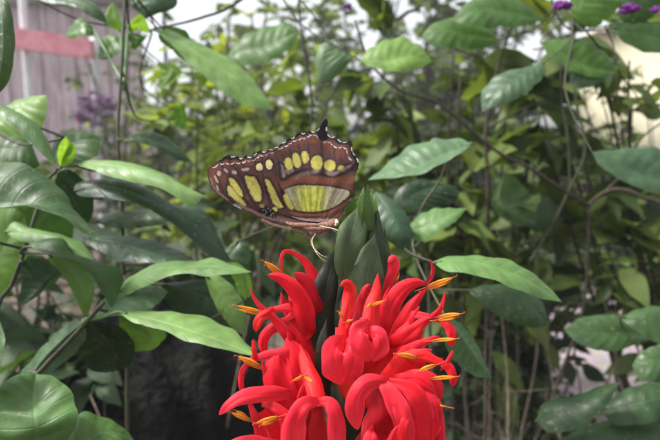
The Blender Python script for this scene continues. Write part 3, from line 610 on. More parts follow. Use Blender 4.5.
leaf(pb, [(468, 290, 480), (490, 296, 470), (525, 302, 466), (548, 325, 470)], [(485, 285), (515, 286), (542, 302)], 10, [(480, 302), (505, 320), (535, 328)], -4, M["leafD"])
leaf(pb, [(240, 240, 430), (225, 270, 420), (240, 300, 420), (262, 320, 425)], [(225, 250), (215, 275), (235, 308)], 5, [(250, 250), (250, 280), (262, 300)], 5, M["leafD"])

# right side shrub with forked branch
pr = empty("forked_shrub", P(585, 700, .95), "shrub with thin forked brown branches right of centre", "shrub")
stem(pr, [(560, 1100, 950), (548, 450, 850), (552, 400, 830), (580, 320, 800), (588, 260, 790), (588, 205, 780), (585, 203, 780)], [.006, .004, .0028, .0024, .002], M["bark"], "branch")
stem(pr, [(588, 205, 780), (560, 188, 770), (530, 168, 765), (495, 150, 760), (440, 105, 750), (400, 90, 740), (370, 62, 740), (355, 20, 740)], [.0024, .0026, .0026, .0022, .002, .0016], M["bark"], "branch")
stem(pr, [(588, 205, 780), (605, 192, 770), (625, 190, 760), (650, 200, 750), (700, 214, 740)], [.0024, .003, .0034, .004], M["bark"], "branch")
stem(pr, [(605, 192, 770), (625, 170, 765), (640, 140, 760), (665, 120, 750)], [.002, .0016, .0012], M["bark"], "branch")
stem(pr, [(530, 262, 860), (555, 220, 840), (570, 188, 820), (585, 150, 800), (575, 90, 800), (580, 40, 800)], [.0028, .0024, .002, .0014], M["stem"], "branch")
stem(pr, [(490, 330, 900), (488, 240, 880), (488, 180, 860), (486, 130, 850), (500, 60, 840), (520, 10, 840)], [.0036, .0034, .003, .002], M["bark"], "branch")
stem(pr, [(570, 188, 820), (568, 140, 820), (562, 100, 830), (560, 40, 830)], [.0016, .001], M["stem"], "branch")
stem(pr, [(486, 130, 850), (520, 110, 840), (560, 95, 830)], [.002, .001], M["bark"], "branch")
stem(pr, [(640, 100, 800), (580, 24, 640), (575, 32, 640), (560, 20, 640), (548, -10, 640)], [.001, .0014, .001], M["bark"], "branch")
stem(pr, [(580, 32, 640), (610, 25, 645), (640, 20, 650), (680, 8, 655)], [.001, .0013, .0015], M["stemG"], "branch")
stem(pr, [(578, 30, 640), (592, 12, 640), (606, -10, 640)], [.001, .0016, .0018], M["bark"], "branch")
leaf(pr, [(545, 62, 560), (522, 75, 552), (502, 88, 550), (482, 112, 556)], [(530, 66), (500, 74), (482, 92)], 14, [(542, 78), (522, 96), (500, 104)], -6, M["leafG"], quilt=.016, label="grey backed leaf drooping right of centre")
leaf(pr, [(592, 152, 560), (618, 165, 550), (645, 175, 548), (690, 190, 552)], [(605, 150), (630, 148), (660, 150), (685, 170)], 18, [(600, 165), (625, 182), (650, 192), (680, 195)], -10, M["leafG"], label="big dark grey green leaf at the right edge")
leaf(pr, [(540, 42, 640), (565, 55, 630), (590, 68, 628), (618, 72, 634)], [(560, 38), (590, 42), (610, 58)], 14, [(550, 56), (575, 72), (600, 78)], -8, M["leafB"])
leaf(pr, [(500, 40, 700), (470, 36, 690), (445, 30, 688), (420, 38, 694)], [(485, 26), (458, 18), (432, 24)], 16, [(485, 48), (460, 50), (438, 46)], -8, M["leafB"])
leaf(pr, [(545, 20, 680), (510, 14, 670), (480, 10, 668), (452, 20, 674)], [(520, 0), (490, -6), (465, 4)], 16, [(520, 26), (492, 28), (468, 26)], -8, M["leafB"])
leaf(pr, [(590, 28, 600), (580, 10, 596), (590, -10, 596), (610, -25, 600)], [(600, 25), (618, 8), (620, -12)], 8, [(575, 20), (570, 0), (580, -18)], 6, M["leafB"])
leaf(pr, [(632, 24, 600), (638, 5, 596), (650, -10, 596), (672, -25, 600)], [(620, 18), (622, -4), (640, -24)], 6, [(648, 20), (662, 8), (675, -8)], 6, M["leafB"])
leaf(pr, [(612, 28, 600), (640, 34, 595), (665, 38, 592), (700, 36, 596)], [(630, 20), (655, 22), (685, 28)], 10, [(622, 40), (645, 52), (672, 52)], -8, M["leafB"])
leaf(pr, [(615, 58, 640), (598, 68, 632), (585, 72, 630), (570, 84, 636)], [(600, 58), (585, 60), (572, 72)], 8, [(610, 72), (598, 84), (580, 88)], -4, M["leafG"])
leaf(pr, [(560, 215, 900), (545, 200, 890), (535, 205, 890), (525, 225, 900)], [(550, 195), (535, 195), (526, 210)], 8, [(558, 225), (548, 232), (535, 232)], 4, M["leafD"])
leaf(pr, [(505, 172, 800), (500, 200, 800), (510, 215, 800), (535, 225, 810)], [(515, 178), (530, 195), (538, 215)], 8, [(494, 190), (494, 210), (515, 225)], 4, M["leafD"])

# low right plant
pq = empty("dark_leaved_plant", P(650, 800, .52), "dark leaved plant over the path at the lower right", "plant")
stem(pq, [(690, 1000, 560), (668, 460, 545), (662, 350, 540), (655, 335, 540)], [.005, .0035, .002])
stem(pq, [(668, 460, 545), (620, 420, 520), (560, 395, 500)], [.003, .002, .001])
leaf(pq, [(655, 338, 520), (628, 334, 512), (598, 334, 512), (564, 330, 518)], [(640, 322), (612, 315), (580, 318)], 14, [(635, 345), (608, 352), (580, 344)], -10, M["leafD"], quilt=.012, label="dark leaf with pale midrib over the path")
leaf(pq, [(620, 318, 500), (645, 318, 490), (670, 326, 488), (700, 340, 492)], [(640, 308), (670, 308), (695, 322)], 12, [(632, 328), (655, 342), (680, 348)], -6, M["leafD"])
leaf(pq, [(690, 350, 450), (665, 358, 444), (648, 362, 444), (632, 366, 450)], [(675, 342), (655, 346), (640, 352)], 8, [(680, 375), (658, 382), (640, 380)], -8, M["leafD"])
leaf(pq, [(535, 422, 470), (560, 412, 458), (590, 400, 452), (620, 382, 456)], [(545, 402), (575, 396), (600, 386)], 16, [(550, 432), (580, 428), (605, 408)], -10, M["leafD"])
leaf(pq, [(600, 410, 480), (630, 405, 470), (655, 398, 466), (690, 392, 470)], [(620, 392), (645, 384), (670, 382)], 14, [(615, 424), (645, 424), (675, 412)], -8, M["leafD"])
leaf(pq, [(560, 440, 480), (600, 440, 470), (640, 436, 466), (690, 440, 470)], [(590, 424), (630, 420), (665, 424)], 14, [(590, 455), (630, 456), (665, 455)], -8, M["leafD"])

# dry stalks standing in the undergrowth
stalks = [((487, 285), (483, 455), 620), ((500, 300), (508, 450), 760), ((536, 250), (520, 440), 900), ((560, 300), (545, 400), 980), ((604, 300), (600, 400), 900), ((622, 260), (616, 400), 1000), ((462, 290), (470, 440), 820), ((530, 300), (560, 440), 860), ((645, 250), (622, 330), 1000), ((575, 350), (590, 440), 900), ((256, 250), (246, 330), 800), ((90, 395), (96, 440), 700), ((104, 395), (115, 440), 740)]
for i, (a, b_, d) in enumerate(stalks):
    d /= 1000; q0 = P(*b_, d); q1 = P(*a, d); g = q0 + (q0 - q1) * (q0[2] / max(.02, q1[2] - q0[2])) * .8; g[2] = 0
    if abs(g[0]) > 3: g[0] = q0[0] * 1.1
    q = Bag(); q.tube([g, q0 * .5 + g * .5 + nr.normal(size=3) * .02, q0, (q0 + q1) / 2 + nr.normal(size=3) * .016, q1], [.0034, .0028, .0024, .0018, .0009], 7, None, .1)
    o = q.build("dry_stalk", M["twig"] if i % 3 else M["bark"])
    lab = ["pale dry stalk close to the flower's right side", "brown dry stalk second right of the flower", "thin stalk leaning in front of the path's left edge", "short stalk rising over the path's left side", "straight stalk rising over the middle of the path", "long thin stalk crossing the path's right side", "thin stalk behind the leaf tip right of the flower", "stalk leaning right across the lower path", "slanted stalk in the shrubs at the right", "stalk behind the dark leaves at the bottom right", "dry stalk seen left of the topmost red petals", "broken pale stalk before the boulder, beside the rounded leaf", "second pale stalk before the boulder"][i]
    tag(o, lab, "stalk", "dry stalks in the undergrowth")

# ------------------------------------------------------------ red flower spike
fl = empty("red_flower_spike", P(345, 900, .245), "upright spike of red two-lipped flowers with orange anthers under dark bracts", "flower")
stem(fl, [(350, 1100, 260), (345, 700, 250), (343, 440, 242), (350, 330, 240), (362, 240, 240), (370, 205, 240)], [.0045, .004, .0035, .003, .0015], M["stemG"])
def bract(pts, wid, mat="bract", cup=110, roll=0):
    b = Bag(); b.petal(pts, wid, cup, roll, True, 30, 13, .015); return b.build("bract", M[mat], fl)
bract([(368, 300, 250), (369, 255, 247), (370, 222, 243), (371, 190, 243)], [34, 34, 20, 2], "bractL", 150)
bract([(375, 240, 245), (375, 215, 243), (375, 203, 242), (375, 192, 243)], [10, 10, 6, 1], "bractL")
bract([(361, 240, 244), (361, 215, 242), (361, 204, 241), (362, 191, 242)], [10, 11, 7, 1], "bractL")
bract([(368, 230, 240), (368, 210, 238), (367, 200, 238), (368, 184, 240)], [12, 12, 7, 1], "bractL")
bract([(362, 345, 249), (362, 285, 248), (364, 235, 247), (367, 194, 246)], [44, 52, 36, 5], "bract", 150)
bract([(386, 330, 245), (383, 285, 243), (376, 245, 241), (371, 212, 242)], [22, 24, 20, 3], "bract", 120)
bract([(352, 260, 250), (356, 225, 247), (361, 205, 244), (364, 186, 246)], [14, 16, 12, 1], "bractL")
bract([(346, 240, 242), (349, 222, 240), (352, 210, 239), (354, 197, 241)], [6, 9, 8, 3], "bractB", 60)
bract([(337, 240, 242), (341, 222, 240), (344, 213, 239), (347, 206, 240)], [5, 7, 7, 3], "bractB", 60)
bract([(382, 300, 244), (383, 260, 242), (379, 230, 241), (375, 198, 244)], [12, 12, 8, 1], "bract")
bract([(388, 310, 244), (388, 280, 242), (387, 250, 241), (384, 226, 244)], [10, 9, 6, 1], "bract")
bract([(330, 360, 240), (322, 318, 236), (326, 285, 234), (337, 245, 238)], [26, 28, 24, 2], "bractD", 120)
bract([(358, 340, 236), (362, 300, 231), (367, 268, 229), (375, 233, 233)], [34, 42, 34, 1], "bract", 120)
bract([(346, 288, 230), (344, 268, 227), (349, 242, 225), (358, 206, 232)], [4, 22, 27, 1], "bract", 100)
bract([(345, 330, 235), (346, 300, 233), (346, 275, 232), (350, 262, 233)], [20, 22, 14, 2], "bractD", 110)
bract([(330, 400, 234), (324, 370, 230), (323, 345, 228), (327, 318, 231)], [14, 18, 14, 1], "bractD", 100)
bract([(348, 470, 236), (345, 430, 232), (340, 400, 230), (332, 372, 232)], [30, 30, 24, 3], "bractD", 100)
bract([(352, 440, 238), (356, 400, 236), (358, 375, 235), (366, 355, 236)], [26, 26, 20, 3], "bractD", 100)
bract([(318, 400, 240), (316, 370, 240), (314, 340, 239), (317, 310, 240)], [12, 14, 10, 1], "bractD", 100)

def bloom(tube, twid, petals, stamens=(), tmat="red", tcup=200):
    b = Bag(); b.petal(tube, twid, tcup, 0, False, 24, 15, .02); r = b.build("bloom", M[tmat], fl)
    r["label"] = "single two-lipped flower"
    for row in petals:
        nm, pts, wd = row[:3]; mt = row[3] if len(row) > 3 else "red"; cup = row[4] if len(row) > 4 else 110; roll = row[5] if len(row) > 5 else 0
        pts = [tuple(map(float, z)) for z in pts]
        if wd[0] >= 7:      # the base runs back into the tube
            a_, b_ = pts[0], pts[1]; k_ = min(.6, 9 / (1e-6 + math.hypot(b_[0] - a_[0], b_[1] - a_[1])))
            pts = [(a_[0] - (b_[0] - a_[0]) * k_, a_[1] - (b_[1] - a_[1]) * k_, a_[2] + 9)] + pts; wd = [wd[0] * .55] + list(wd)
        q = Bag(); q.petal(pts, [x_ * (.9 if x_ > 9 else .96) for x_ in wd], cup, roll); q.build(nm, M[mt], r)
    del r["label"]
    for a0, a1, d0, d1, wd in stamens:
        p0, p1 = P(*a0, d0 / 1000.), P(*a1, d1 / 1000.); ax = (p1 - p0); L = np.linalg.norm(ax); ax /= L
        sd_ = nrm(np.cross(ax, FWD)); up_ = np.cross(sd_, ax); wr = wd * .00028 / 2 * rnd.uniform(.85, 1.1)
        q = Bag()
        for s_ in (-1, 1):
            pp = [p0 + sd_ * s_ * wr * .35, (p0 + p1) / 2 + sd_ * s_ * wr * .55 + up_ * wr * .3, p1 + sd_ * s_ * wr * .25]
            q.tube(pp, [wr * .25, wr * .62, wr * .7, wr * .6, wr * .12], 9, 14, .05)
        q.build("anther", M["orange"], r)
        k = Bag(); k.tube([p0 - ax * L * .5, p0, p1 + ax * L * .12 + up_ * .0003, p1 + ax * L * .2 + sd_ * .0008], [.00022, .0002, .00015, .0001], 6); k.build("filament", M["filament"], r)
UL, LL, SL = "upper_lip", "lower_lip", "side_lobe"
# left, top
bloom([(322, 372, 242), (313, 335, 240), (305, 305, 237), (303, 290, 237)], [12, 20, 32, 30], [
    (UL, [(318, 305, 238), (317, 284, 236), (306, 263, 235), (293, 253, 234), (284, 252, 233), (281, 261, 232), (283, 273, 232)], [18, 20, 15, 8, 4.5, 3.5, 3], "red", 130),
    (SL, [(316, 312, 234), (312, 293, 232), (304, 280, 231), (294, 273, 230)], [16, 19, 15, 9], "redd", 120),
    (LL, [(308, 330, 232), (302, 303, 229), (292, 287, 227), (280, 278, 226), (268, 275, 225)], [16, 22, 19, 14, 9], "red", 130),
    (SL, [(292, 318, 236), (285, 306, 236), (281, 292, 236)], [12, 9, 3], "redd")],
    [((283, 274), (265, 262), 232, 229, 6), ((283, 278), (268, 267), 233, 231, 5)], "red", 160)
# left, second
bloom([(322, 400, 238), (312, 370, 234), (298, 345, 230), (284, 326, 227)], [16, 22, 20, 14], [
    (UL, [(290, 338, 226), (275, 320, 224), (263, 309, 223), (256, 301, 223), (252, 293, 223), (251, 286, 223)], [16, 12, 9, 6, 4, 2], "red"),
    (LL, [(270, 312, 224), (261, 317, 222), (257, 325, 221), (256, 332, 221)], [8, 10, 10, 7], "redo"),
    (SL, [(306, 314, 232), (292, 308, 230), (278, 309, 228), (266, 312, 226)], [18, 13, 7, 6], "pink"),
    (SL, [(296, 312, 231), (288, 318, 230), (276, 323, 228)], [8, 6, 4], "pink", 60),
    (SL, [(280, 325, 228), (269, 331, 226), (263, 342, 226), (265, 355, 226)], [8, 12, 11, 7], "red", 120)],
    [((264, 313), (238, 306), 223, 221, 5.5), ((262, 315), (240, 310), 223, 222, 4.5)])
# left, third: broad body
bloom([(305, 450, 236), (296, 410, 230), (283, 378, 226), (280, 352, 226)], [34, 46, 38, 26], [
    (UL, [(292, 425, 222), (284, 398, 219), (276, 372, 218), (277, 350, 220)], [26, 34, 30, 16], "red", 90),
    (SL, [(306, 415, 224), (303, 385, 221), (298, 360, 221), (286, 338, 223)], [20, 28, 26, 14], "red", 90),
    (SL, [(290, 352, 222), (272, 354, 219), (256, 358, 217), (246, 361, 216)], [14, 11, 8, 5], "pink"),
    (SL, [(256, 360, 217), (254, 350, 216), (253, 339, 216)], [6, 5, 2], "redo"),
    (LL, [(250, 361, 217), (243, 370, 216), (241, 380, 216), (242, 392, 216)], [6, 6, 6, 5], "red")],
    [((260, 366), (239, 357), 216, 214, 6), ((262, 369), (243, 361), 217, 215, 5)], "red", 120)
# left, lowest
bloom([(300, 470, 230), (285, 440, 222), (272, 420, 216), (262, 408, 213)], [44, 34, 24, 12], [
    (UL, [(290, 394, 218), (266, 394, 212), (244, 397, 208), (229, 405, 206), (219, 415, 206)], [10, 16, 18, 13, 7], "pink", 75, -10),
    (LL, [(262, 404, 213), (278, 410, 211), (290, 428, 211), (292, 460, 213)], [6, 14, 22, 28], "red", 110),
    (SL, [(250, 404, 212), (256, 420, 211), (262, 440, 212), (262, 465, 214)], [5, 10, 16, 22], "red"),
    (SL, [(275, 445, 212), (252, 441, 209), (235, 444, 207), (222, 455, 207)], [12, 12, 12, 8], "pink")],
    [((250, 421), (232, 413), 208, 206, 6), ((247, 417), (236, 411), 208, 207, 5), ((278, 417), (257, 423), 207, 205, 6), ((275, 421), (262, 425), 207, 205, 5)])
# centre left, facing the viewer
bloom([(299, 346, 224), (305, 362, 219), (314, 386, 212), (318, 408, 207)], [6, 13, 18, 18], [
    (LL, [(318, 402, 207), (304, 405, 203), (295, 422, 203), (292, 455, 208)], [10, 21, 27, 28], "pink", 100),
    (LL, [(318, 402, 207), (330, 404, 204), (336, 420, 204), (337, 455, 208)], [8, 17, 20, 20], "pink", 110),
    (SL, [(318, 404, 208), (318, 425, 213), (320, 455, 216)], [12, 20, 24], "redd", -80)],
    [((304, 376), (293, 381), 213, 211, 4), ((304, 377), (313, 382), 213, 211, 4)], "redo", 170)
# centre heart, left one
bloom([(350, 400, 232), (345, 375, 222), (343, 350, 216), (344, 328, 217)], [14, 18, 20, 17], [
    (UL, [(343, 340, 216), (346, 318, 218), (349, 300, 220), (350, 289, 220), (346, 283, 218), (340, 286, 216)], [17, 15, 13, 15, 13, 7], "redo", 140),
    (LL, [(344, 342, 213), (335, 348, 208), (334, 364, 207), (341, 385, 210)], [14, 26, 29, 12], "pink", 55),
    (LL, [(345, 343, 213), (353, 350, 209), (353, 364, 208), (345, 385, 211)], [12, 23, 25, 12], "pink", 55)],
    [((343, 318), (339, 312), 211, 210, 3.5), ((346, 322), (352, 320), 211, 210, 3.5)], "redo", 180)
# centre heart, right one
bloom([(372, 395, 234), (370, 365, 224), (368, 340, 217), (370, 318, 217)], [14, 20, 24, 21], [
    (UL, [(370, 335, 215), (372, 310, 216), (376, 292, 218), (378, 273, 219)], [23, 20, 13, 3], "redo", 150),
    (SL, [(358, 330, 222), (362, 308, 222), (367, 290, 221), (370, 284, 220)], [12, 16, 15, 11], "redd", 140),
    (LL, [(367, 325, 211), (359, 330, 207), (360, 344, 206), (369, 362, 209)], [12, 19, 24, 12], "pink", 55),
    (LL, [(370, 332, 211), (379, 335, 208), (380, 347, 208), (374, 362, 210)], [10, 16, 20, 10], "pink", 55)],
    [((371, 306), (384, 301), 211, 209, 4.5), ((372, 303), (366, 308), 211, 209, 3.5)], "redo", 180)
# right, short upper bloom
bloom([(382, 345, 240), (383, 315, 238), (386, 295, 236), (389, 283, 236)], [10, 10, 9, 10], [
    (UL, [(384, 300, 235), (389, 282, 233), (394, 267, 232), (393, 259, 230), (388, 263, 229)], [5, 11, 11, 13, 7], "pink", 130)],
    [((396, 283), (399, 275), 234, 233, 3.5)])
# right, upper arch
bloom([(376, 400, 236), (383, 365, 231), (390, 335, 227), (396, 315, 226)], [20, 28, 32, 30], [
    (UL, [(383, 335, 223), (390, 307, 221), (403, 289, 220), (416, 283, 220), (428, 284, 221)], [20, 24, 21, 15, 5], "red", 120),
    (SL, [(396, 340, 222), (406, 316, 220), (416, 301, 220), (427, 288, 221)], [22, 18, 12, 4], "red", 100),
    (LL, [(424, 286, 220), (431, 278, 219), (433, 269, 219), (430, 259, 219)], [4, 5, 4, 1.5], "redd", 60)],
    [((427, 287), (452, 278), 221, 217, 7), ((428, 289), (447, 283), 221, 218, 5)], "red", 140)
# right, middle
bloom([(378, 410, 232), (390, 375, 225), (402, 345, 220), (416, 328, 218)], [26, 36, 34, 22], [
    (UL, [(400, 342, 216), (414, 330, 214), (425, 321, 214), (437, 315, 214)], [26, 18, 11, 5], "red", 110),
    (SL, [(400, 318, 222), (412, 315, 219), (426, 316, 217), (436, 318, 216)], [10, 10, 7, 4], "pink", 90),
    (SL, [(430, 319, 214), (439, 311, 212), (443, 302, 212), (445, 291, 212)], [7, 7, 5, 2], "red"),
    (LL, [(432, 317, 214), (443, 321, 212), (451, 331, 211), (451, 347, 211)], [6, 9, 11, 7], "red", 100)],
    [((438, 317), (460, 314), 212, 209, 6), ((438, 320), (455, 318), 212, 210, 5)], "redo", 150)
# right, lower middle
bloom([(385, 430, 228), (396, 395, 220), (406, 368, 214), (416, 352, 213)], [34, 48, 44, 28], [
    (UL, [(404, 352, 214), (418, 345, 212), (430, 340, 211), (440, 336, 211)], [20, 12, 7, 4], "red"),
    (SL, [(408, 358, 212), (424, 356, 210), (436, 361, 209), (447, 364, 209)], [24, 16, 10, 6], "redo"),
    (SL, [(444, 366, 209), (449, 359, 208), (453, 350, 208)], [7, 5, 3], "red"),
    (LL, [(443, 363, 209), (450, 369, 208), (453, 378, 208), (453, 387, 208)], [7, 9, 9, 7], "red"),
    (LL, [(405, 385, 213), (422, 380, 210), (434, 384, 209), (441, 400, 209)], [34, 26, 18, 10], "red")],
    [((432, 341), (455, 339), 210, 207, 5.5), ((436, 365), (419, 371), 207, 205, 5.5), ((430, 379), (455, 377), 207, 205, 5.5), ((417, 358), (398, 354), 209, 206, 6)], "redo", 120)
# right, lowest: large gaping lips
bloom([(375, 480, 224), (388, 445, 218), (398, 415, 214), (400, 392, 212)], [60, 66, 56, 34], [
    (UL, [(384, 382, 206), (368, 383, 203), (357, 396, 201), (355, 412, 202), (358, 430, 206)], [10, 18, 22, 20, 9], "pink", 90),
    (UL, [(384, 383, 206), (396, 398, 202), (404, 420, 201), (407, 452, 206)], [10, 18, 21, 18], "pink", 90),
    (UL, [(388, 382, 208), (408, 388, 204), (419, 404, 203), (424, 446, 207)], [10, 20, 26, 28], "red", 80),
    (UL, [(402, 385, 210), (424, 392, 207), (434, 410, 206), (438, 450, 209)], [10, 17, 20, 18], "pink", 90),
    (SL, [(398, 380, 210), (414, 378, 207), (426, 384, 206), (436, 394, 206)], [14, 14, 12, 6], "red", 90),
    (SL, [(390, 452, 200), (392, 440, 199), (396, 430, 199), (400, 424, 200)], [18, 15, 10, 3], "red", 110),
    (UL, [(384, 392, 212), (386, 420, 212), (388, 460, 213)], [30, 60, 66], "redd", 60),
    (SL, [(382, 385, 204), (390, 400, 201), (398, 420, 201), (404, 445, 204)], [8, 14, 12, 8], "pink", 100),
    (SL, [(408, 415, 202), (404, 430, 199), (402, 460, 202)], [8, 18, 26], "red", 110),
    (SL, [(372, 432, 204), (370, 445, 203), (372, 465, 204)], [8, 22, 30], "pink", 110),
    (SL, [(432, 398, 207), (437, 420, 206), (438, 455, 208)], [16, 13, 12], "red"),
    (SL, [(436, 440, 206), (439, 432, 205), (442, 426, 205)], [4, 3, 1.5], "red")],
    [((447, 407), (432, 404), 205, 206, 3)], "redd", 60)

for a_, b_, c_, w_ in (((312, 330, 240), (300, 312, 232), (288, 300, 228), 9), ((300, 380, 232), (292, 350, 224), (288, 330, 222), 10), ((286, 400, 226), (268, 378, 218), (262, 360, 216), 9),
                       ((372, 330, 226), (384, 302, 223), (390, 286, 222), 8), ((392, 350, 226), (408, 326, 219), (420, 306, 218), 10), ((400, 372, 222), (418, 352, 213), (432, 350, 210), 9),
                       ((410, 398, 216), (426, 378, 210), (440, 378, 208), 9), ((356, 350, 228), (358, 326, 222), (356, 306, 222), 9), ((412, 412, 214), (430, 404, 208), (443, 410, 206), 9), ((306, 420, 224), (300, 398, 214), (306, 380, 214), 9)):
    m_ = tuple((np.array(a_) + b_) / 2 + [2, 0, 0])
    bloom([a_, m_, b_], [w_ * .6, w_, w_ * .8], [(UL, [m_, b_, c_], [w_, w_ * .8, w_ * .35], "red", 140)], (), "redo", 220)

# ------------------------------------------------------------ butterfly
bf = empty("butterfly", P(318, 232, .234), "brown butterfly with yellow green spots and folded wings resting on the bracts", "butterfly")
HW = np.array([(273.4,149),(275,147),(277.5,146.8),(280,144.5),(283,142),(284,142.4),(287,139.5),(291,137.8),(293,138),(295,135.6),(298,132.4),(301,131.8),(303,133.6),(306,132.6),(309,130.6),(311.5,130.6),(313,132),(316,130.8),(318,129.4),(320,126.5),(323,121.5),(325.3,118.7),(327.2,119.2),(327.6,122),(326.8,126),(326.6,130),(327.6,134),(330,136.6),(332.6,137.2),(335,135.8),(337,136.2),(338.4,139.4),(341,141.5),(344,142.1),(347,141.2),(349.5,140.4),(351.6,141.6),(352.2,145),(351.6,149),(353,152.5),(355.8,156),(358,160),(358.4,164),(357.6,169),(355.6,172),(354.4,176),(353.6,182),(353.6,188),(351.5,194),(347,202),(341.5,212),(337.5,219),(330,223),(315,222),(300,220),(292,217),(288,212),(286,206),(283,197),(279.6,187),(276.8,176),(274.6,165),(273.8,156)], float)
FW = np.array([(207.3,174),(207.2,171),(208.3,167.5),(210.5,166.6),(211.2,164),(213.6,164),(215,161.8),(218,161.8),(219.5,159.6),(221.5,159.8),(223,157.2),(226,155.8),(229,155.1),(231.6,156.6),(234,156.4),(236.5,156.1),(239,157.8),(241,158.6),(243.5,156.6),(246,155.6),(248,156.8),(250,157.4),(253,156.6),(255,154.2),(258,151.6),(261,150.8),(264,152),(267,150.5),(269.5,149.0),(272,149.6),(276,148.4),(285,150),(290,180),(300,205),(325,215),(336,219),(336,226),(326,229),(312,230.5),(300,228.6),(285,225.2),(270,221.5),(258,217.6),(248,212.8),(241,209.2),(233,205.2),(225,200.6),(218,195.2),(213.5,190),(210,184),(208,178.5)], float)
def sdf(poly, X):
    """signed distance (negative inside) of points X (n,2) to polygon"""
    d = np.full(len(X), 1e9); ins = np.zeros(len(X), bool); k = len(poly)
    for i in range(k):
        a, b = poly[i], poly[(i + 1) % k]; e = b - a; wv = X - a
        tt = np.clip((wv @ e) / max(e @ e, 1e-9), 0, 1); d = np.minimum(d, np.linalg.norm(wv - tt[:, None] * e, axis=1))
        c1 = (a[1] > X[:, 1]) != (b[1] > X[:, 1])
        xi = a[0] + (X[:, 1] - a[1]) * (b[0] - a[0]) / ((b[1] - a[1]) if abs(b[1] - a[1]) > 1e-9 else 1e-9)
        ins ^= c1 & (X[:, 0] < xi)
    return np.where(ins, -d, d)
def smooth_closed(p, n=8):
    p = np.asarray(p, float); o = []; k = len(p)
    for i in range(k):
        a, b, c, d = p[i - 1], p[i], p[(i + 1) % k], p[(i + 2) % k]
        for t_ in np.linspace(0, 1, n, endpoint=False):
            o.append(.5 * (2 * b + (c - a) * t_ + (2 * a - 5 * b + 4 * c - d) * t_ ** 2 + (3 * b - a - 3 * c + d) * t_ ** 3))
    return np.array(o)
def line_d(pts, X):
    p = np.asarray(pts, float)
    p = crv(np.c_[p, np.zeros(len(p))], 24)[:, :2] if len(p) > 2 else p
    d = np.full(len(X), 1e9)
    for a, b in zip(p[:-1], p[1:]):
        e = b - a; wv = X - a; tt = np.clip((wv @ e) / max(e @ e, 1e-9), 0, 1); d = np.minimum(d, np.linalg.norm(wv - tt[:, None] * e, axis=1))
    return d
def ell(cx, cy, rx, ry, rot=0):
    t_ = np.linspace(0, 2 * PI, 22, endpoint=False); r = math.radians(rot)
    x = rx * np.cos(t_); y = ry * np.sin(t_); return np.c_[cx + x * math.cos(r) - y * math.sin(r), cy + x * math.sin(r) + y * math.cos(r)]
def vnoise(X, s, seed):
    r = np.random.RandomState(seed); g = r.rand(200, 200); q = X / s; i = np.floor(q).astype(int); f = q - i; f = f * f * (3 - 2 * f)
    a = lambda dx, dy: g[(i[:, 0] + dx) % 200, (i[:, 1] + dy) % 200]
    return (a(0, 0) * (1 - f[:, 0]) + a(1, 0) * f[:, 0]) * (1 - f[:, 1]) + (a(0, 1) * (1 - f[:, 0]) + a(1, 1) * f[:, 0]) * f[:, 1]
BR, RU, DK, PU, YE = map(np.array, ((.098, .040, .029), (.200, .068, .036), (.018, .010, .011), (.080, .044, .050), (.60, .53, .13)))
GR, WH, BK, PK = map(np.array, ((.24, .17, .155), (.85, .80, .80), (.008, .006, .008), (.62, .45, .42)))
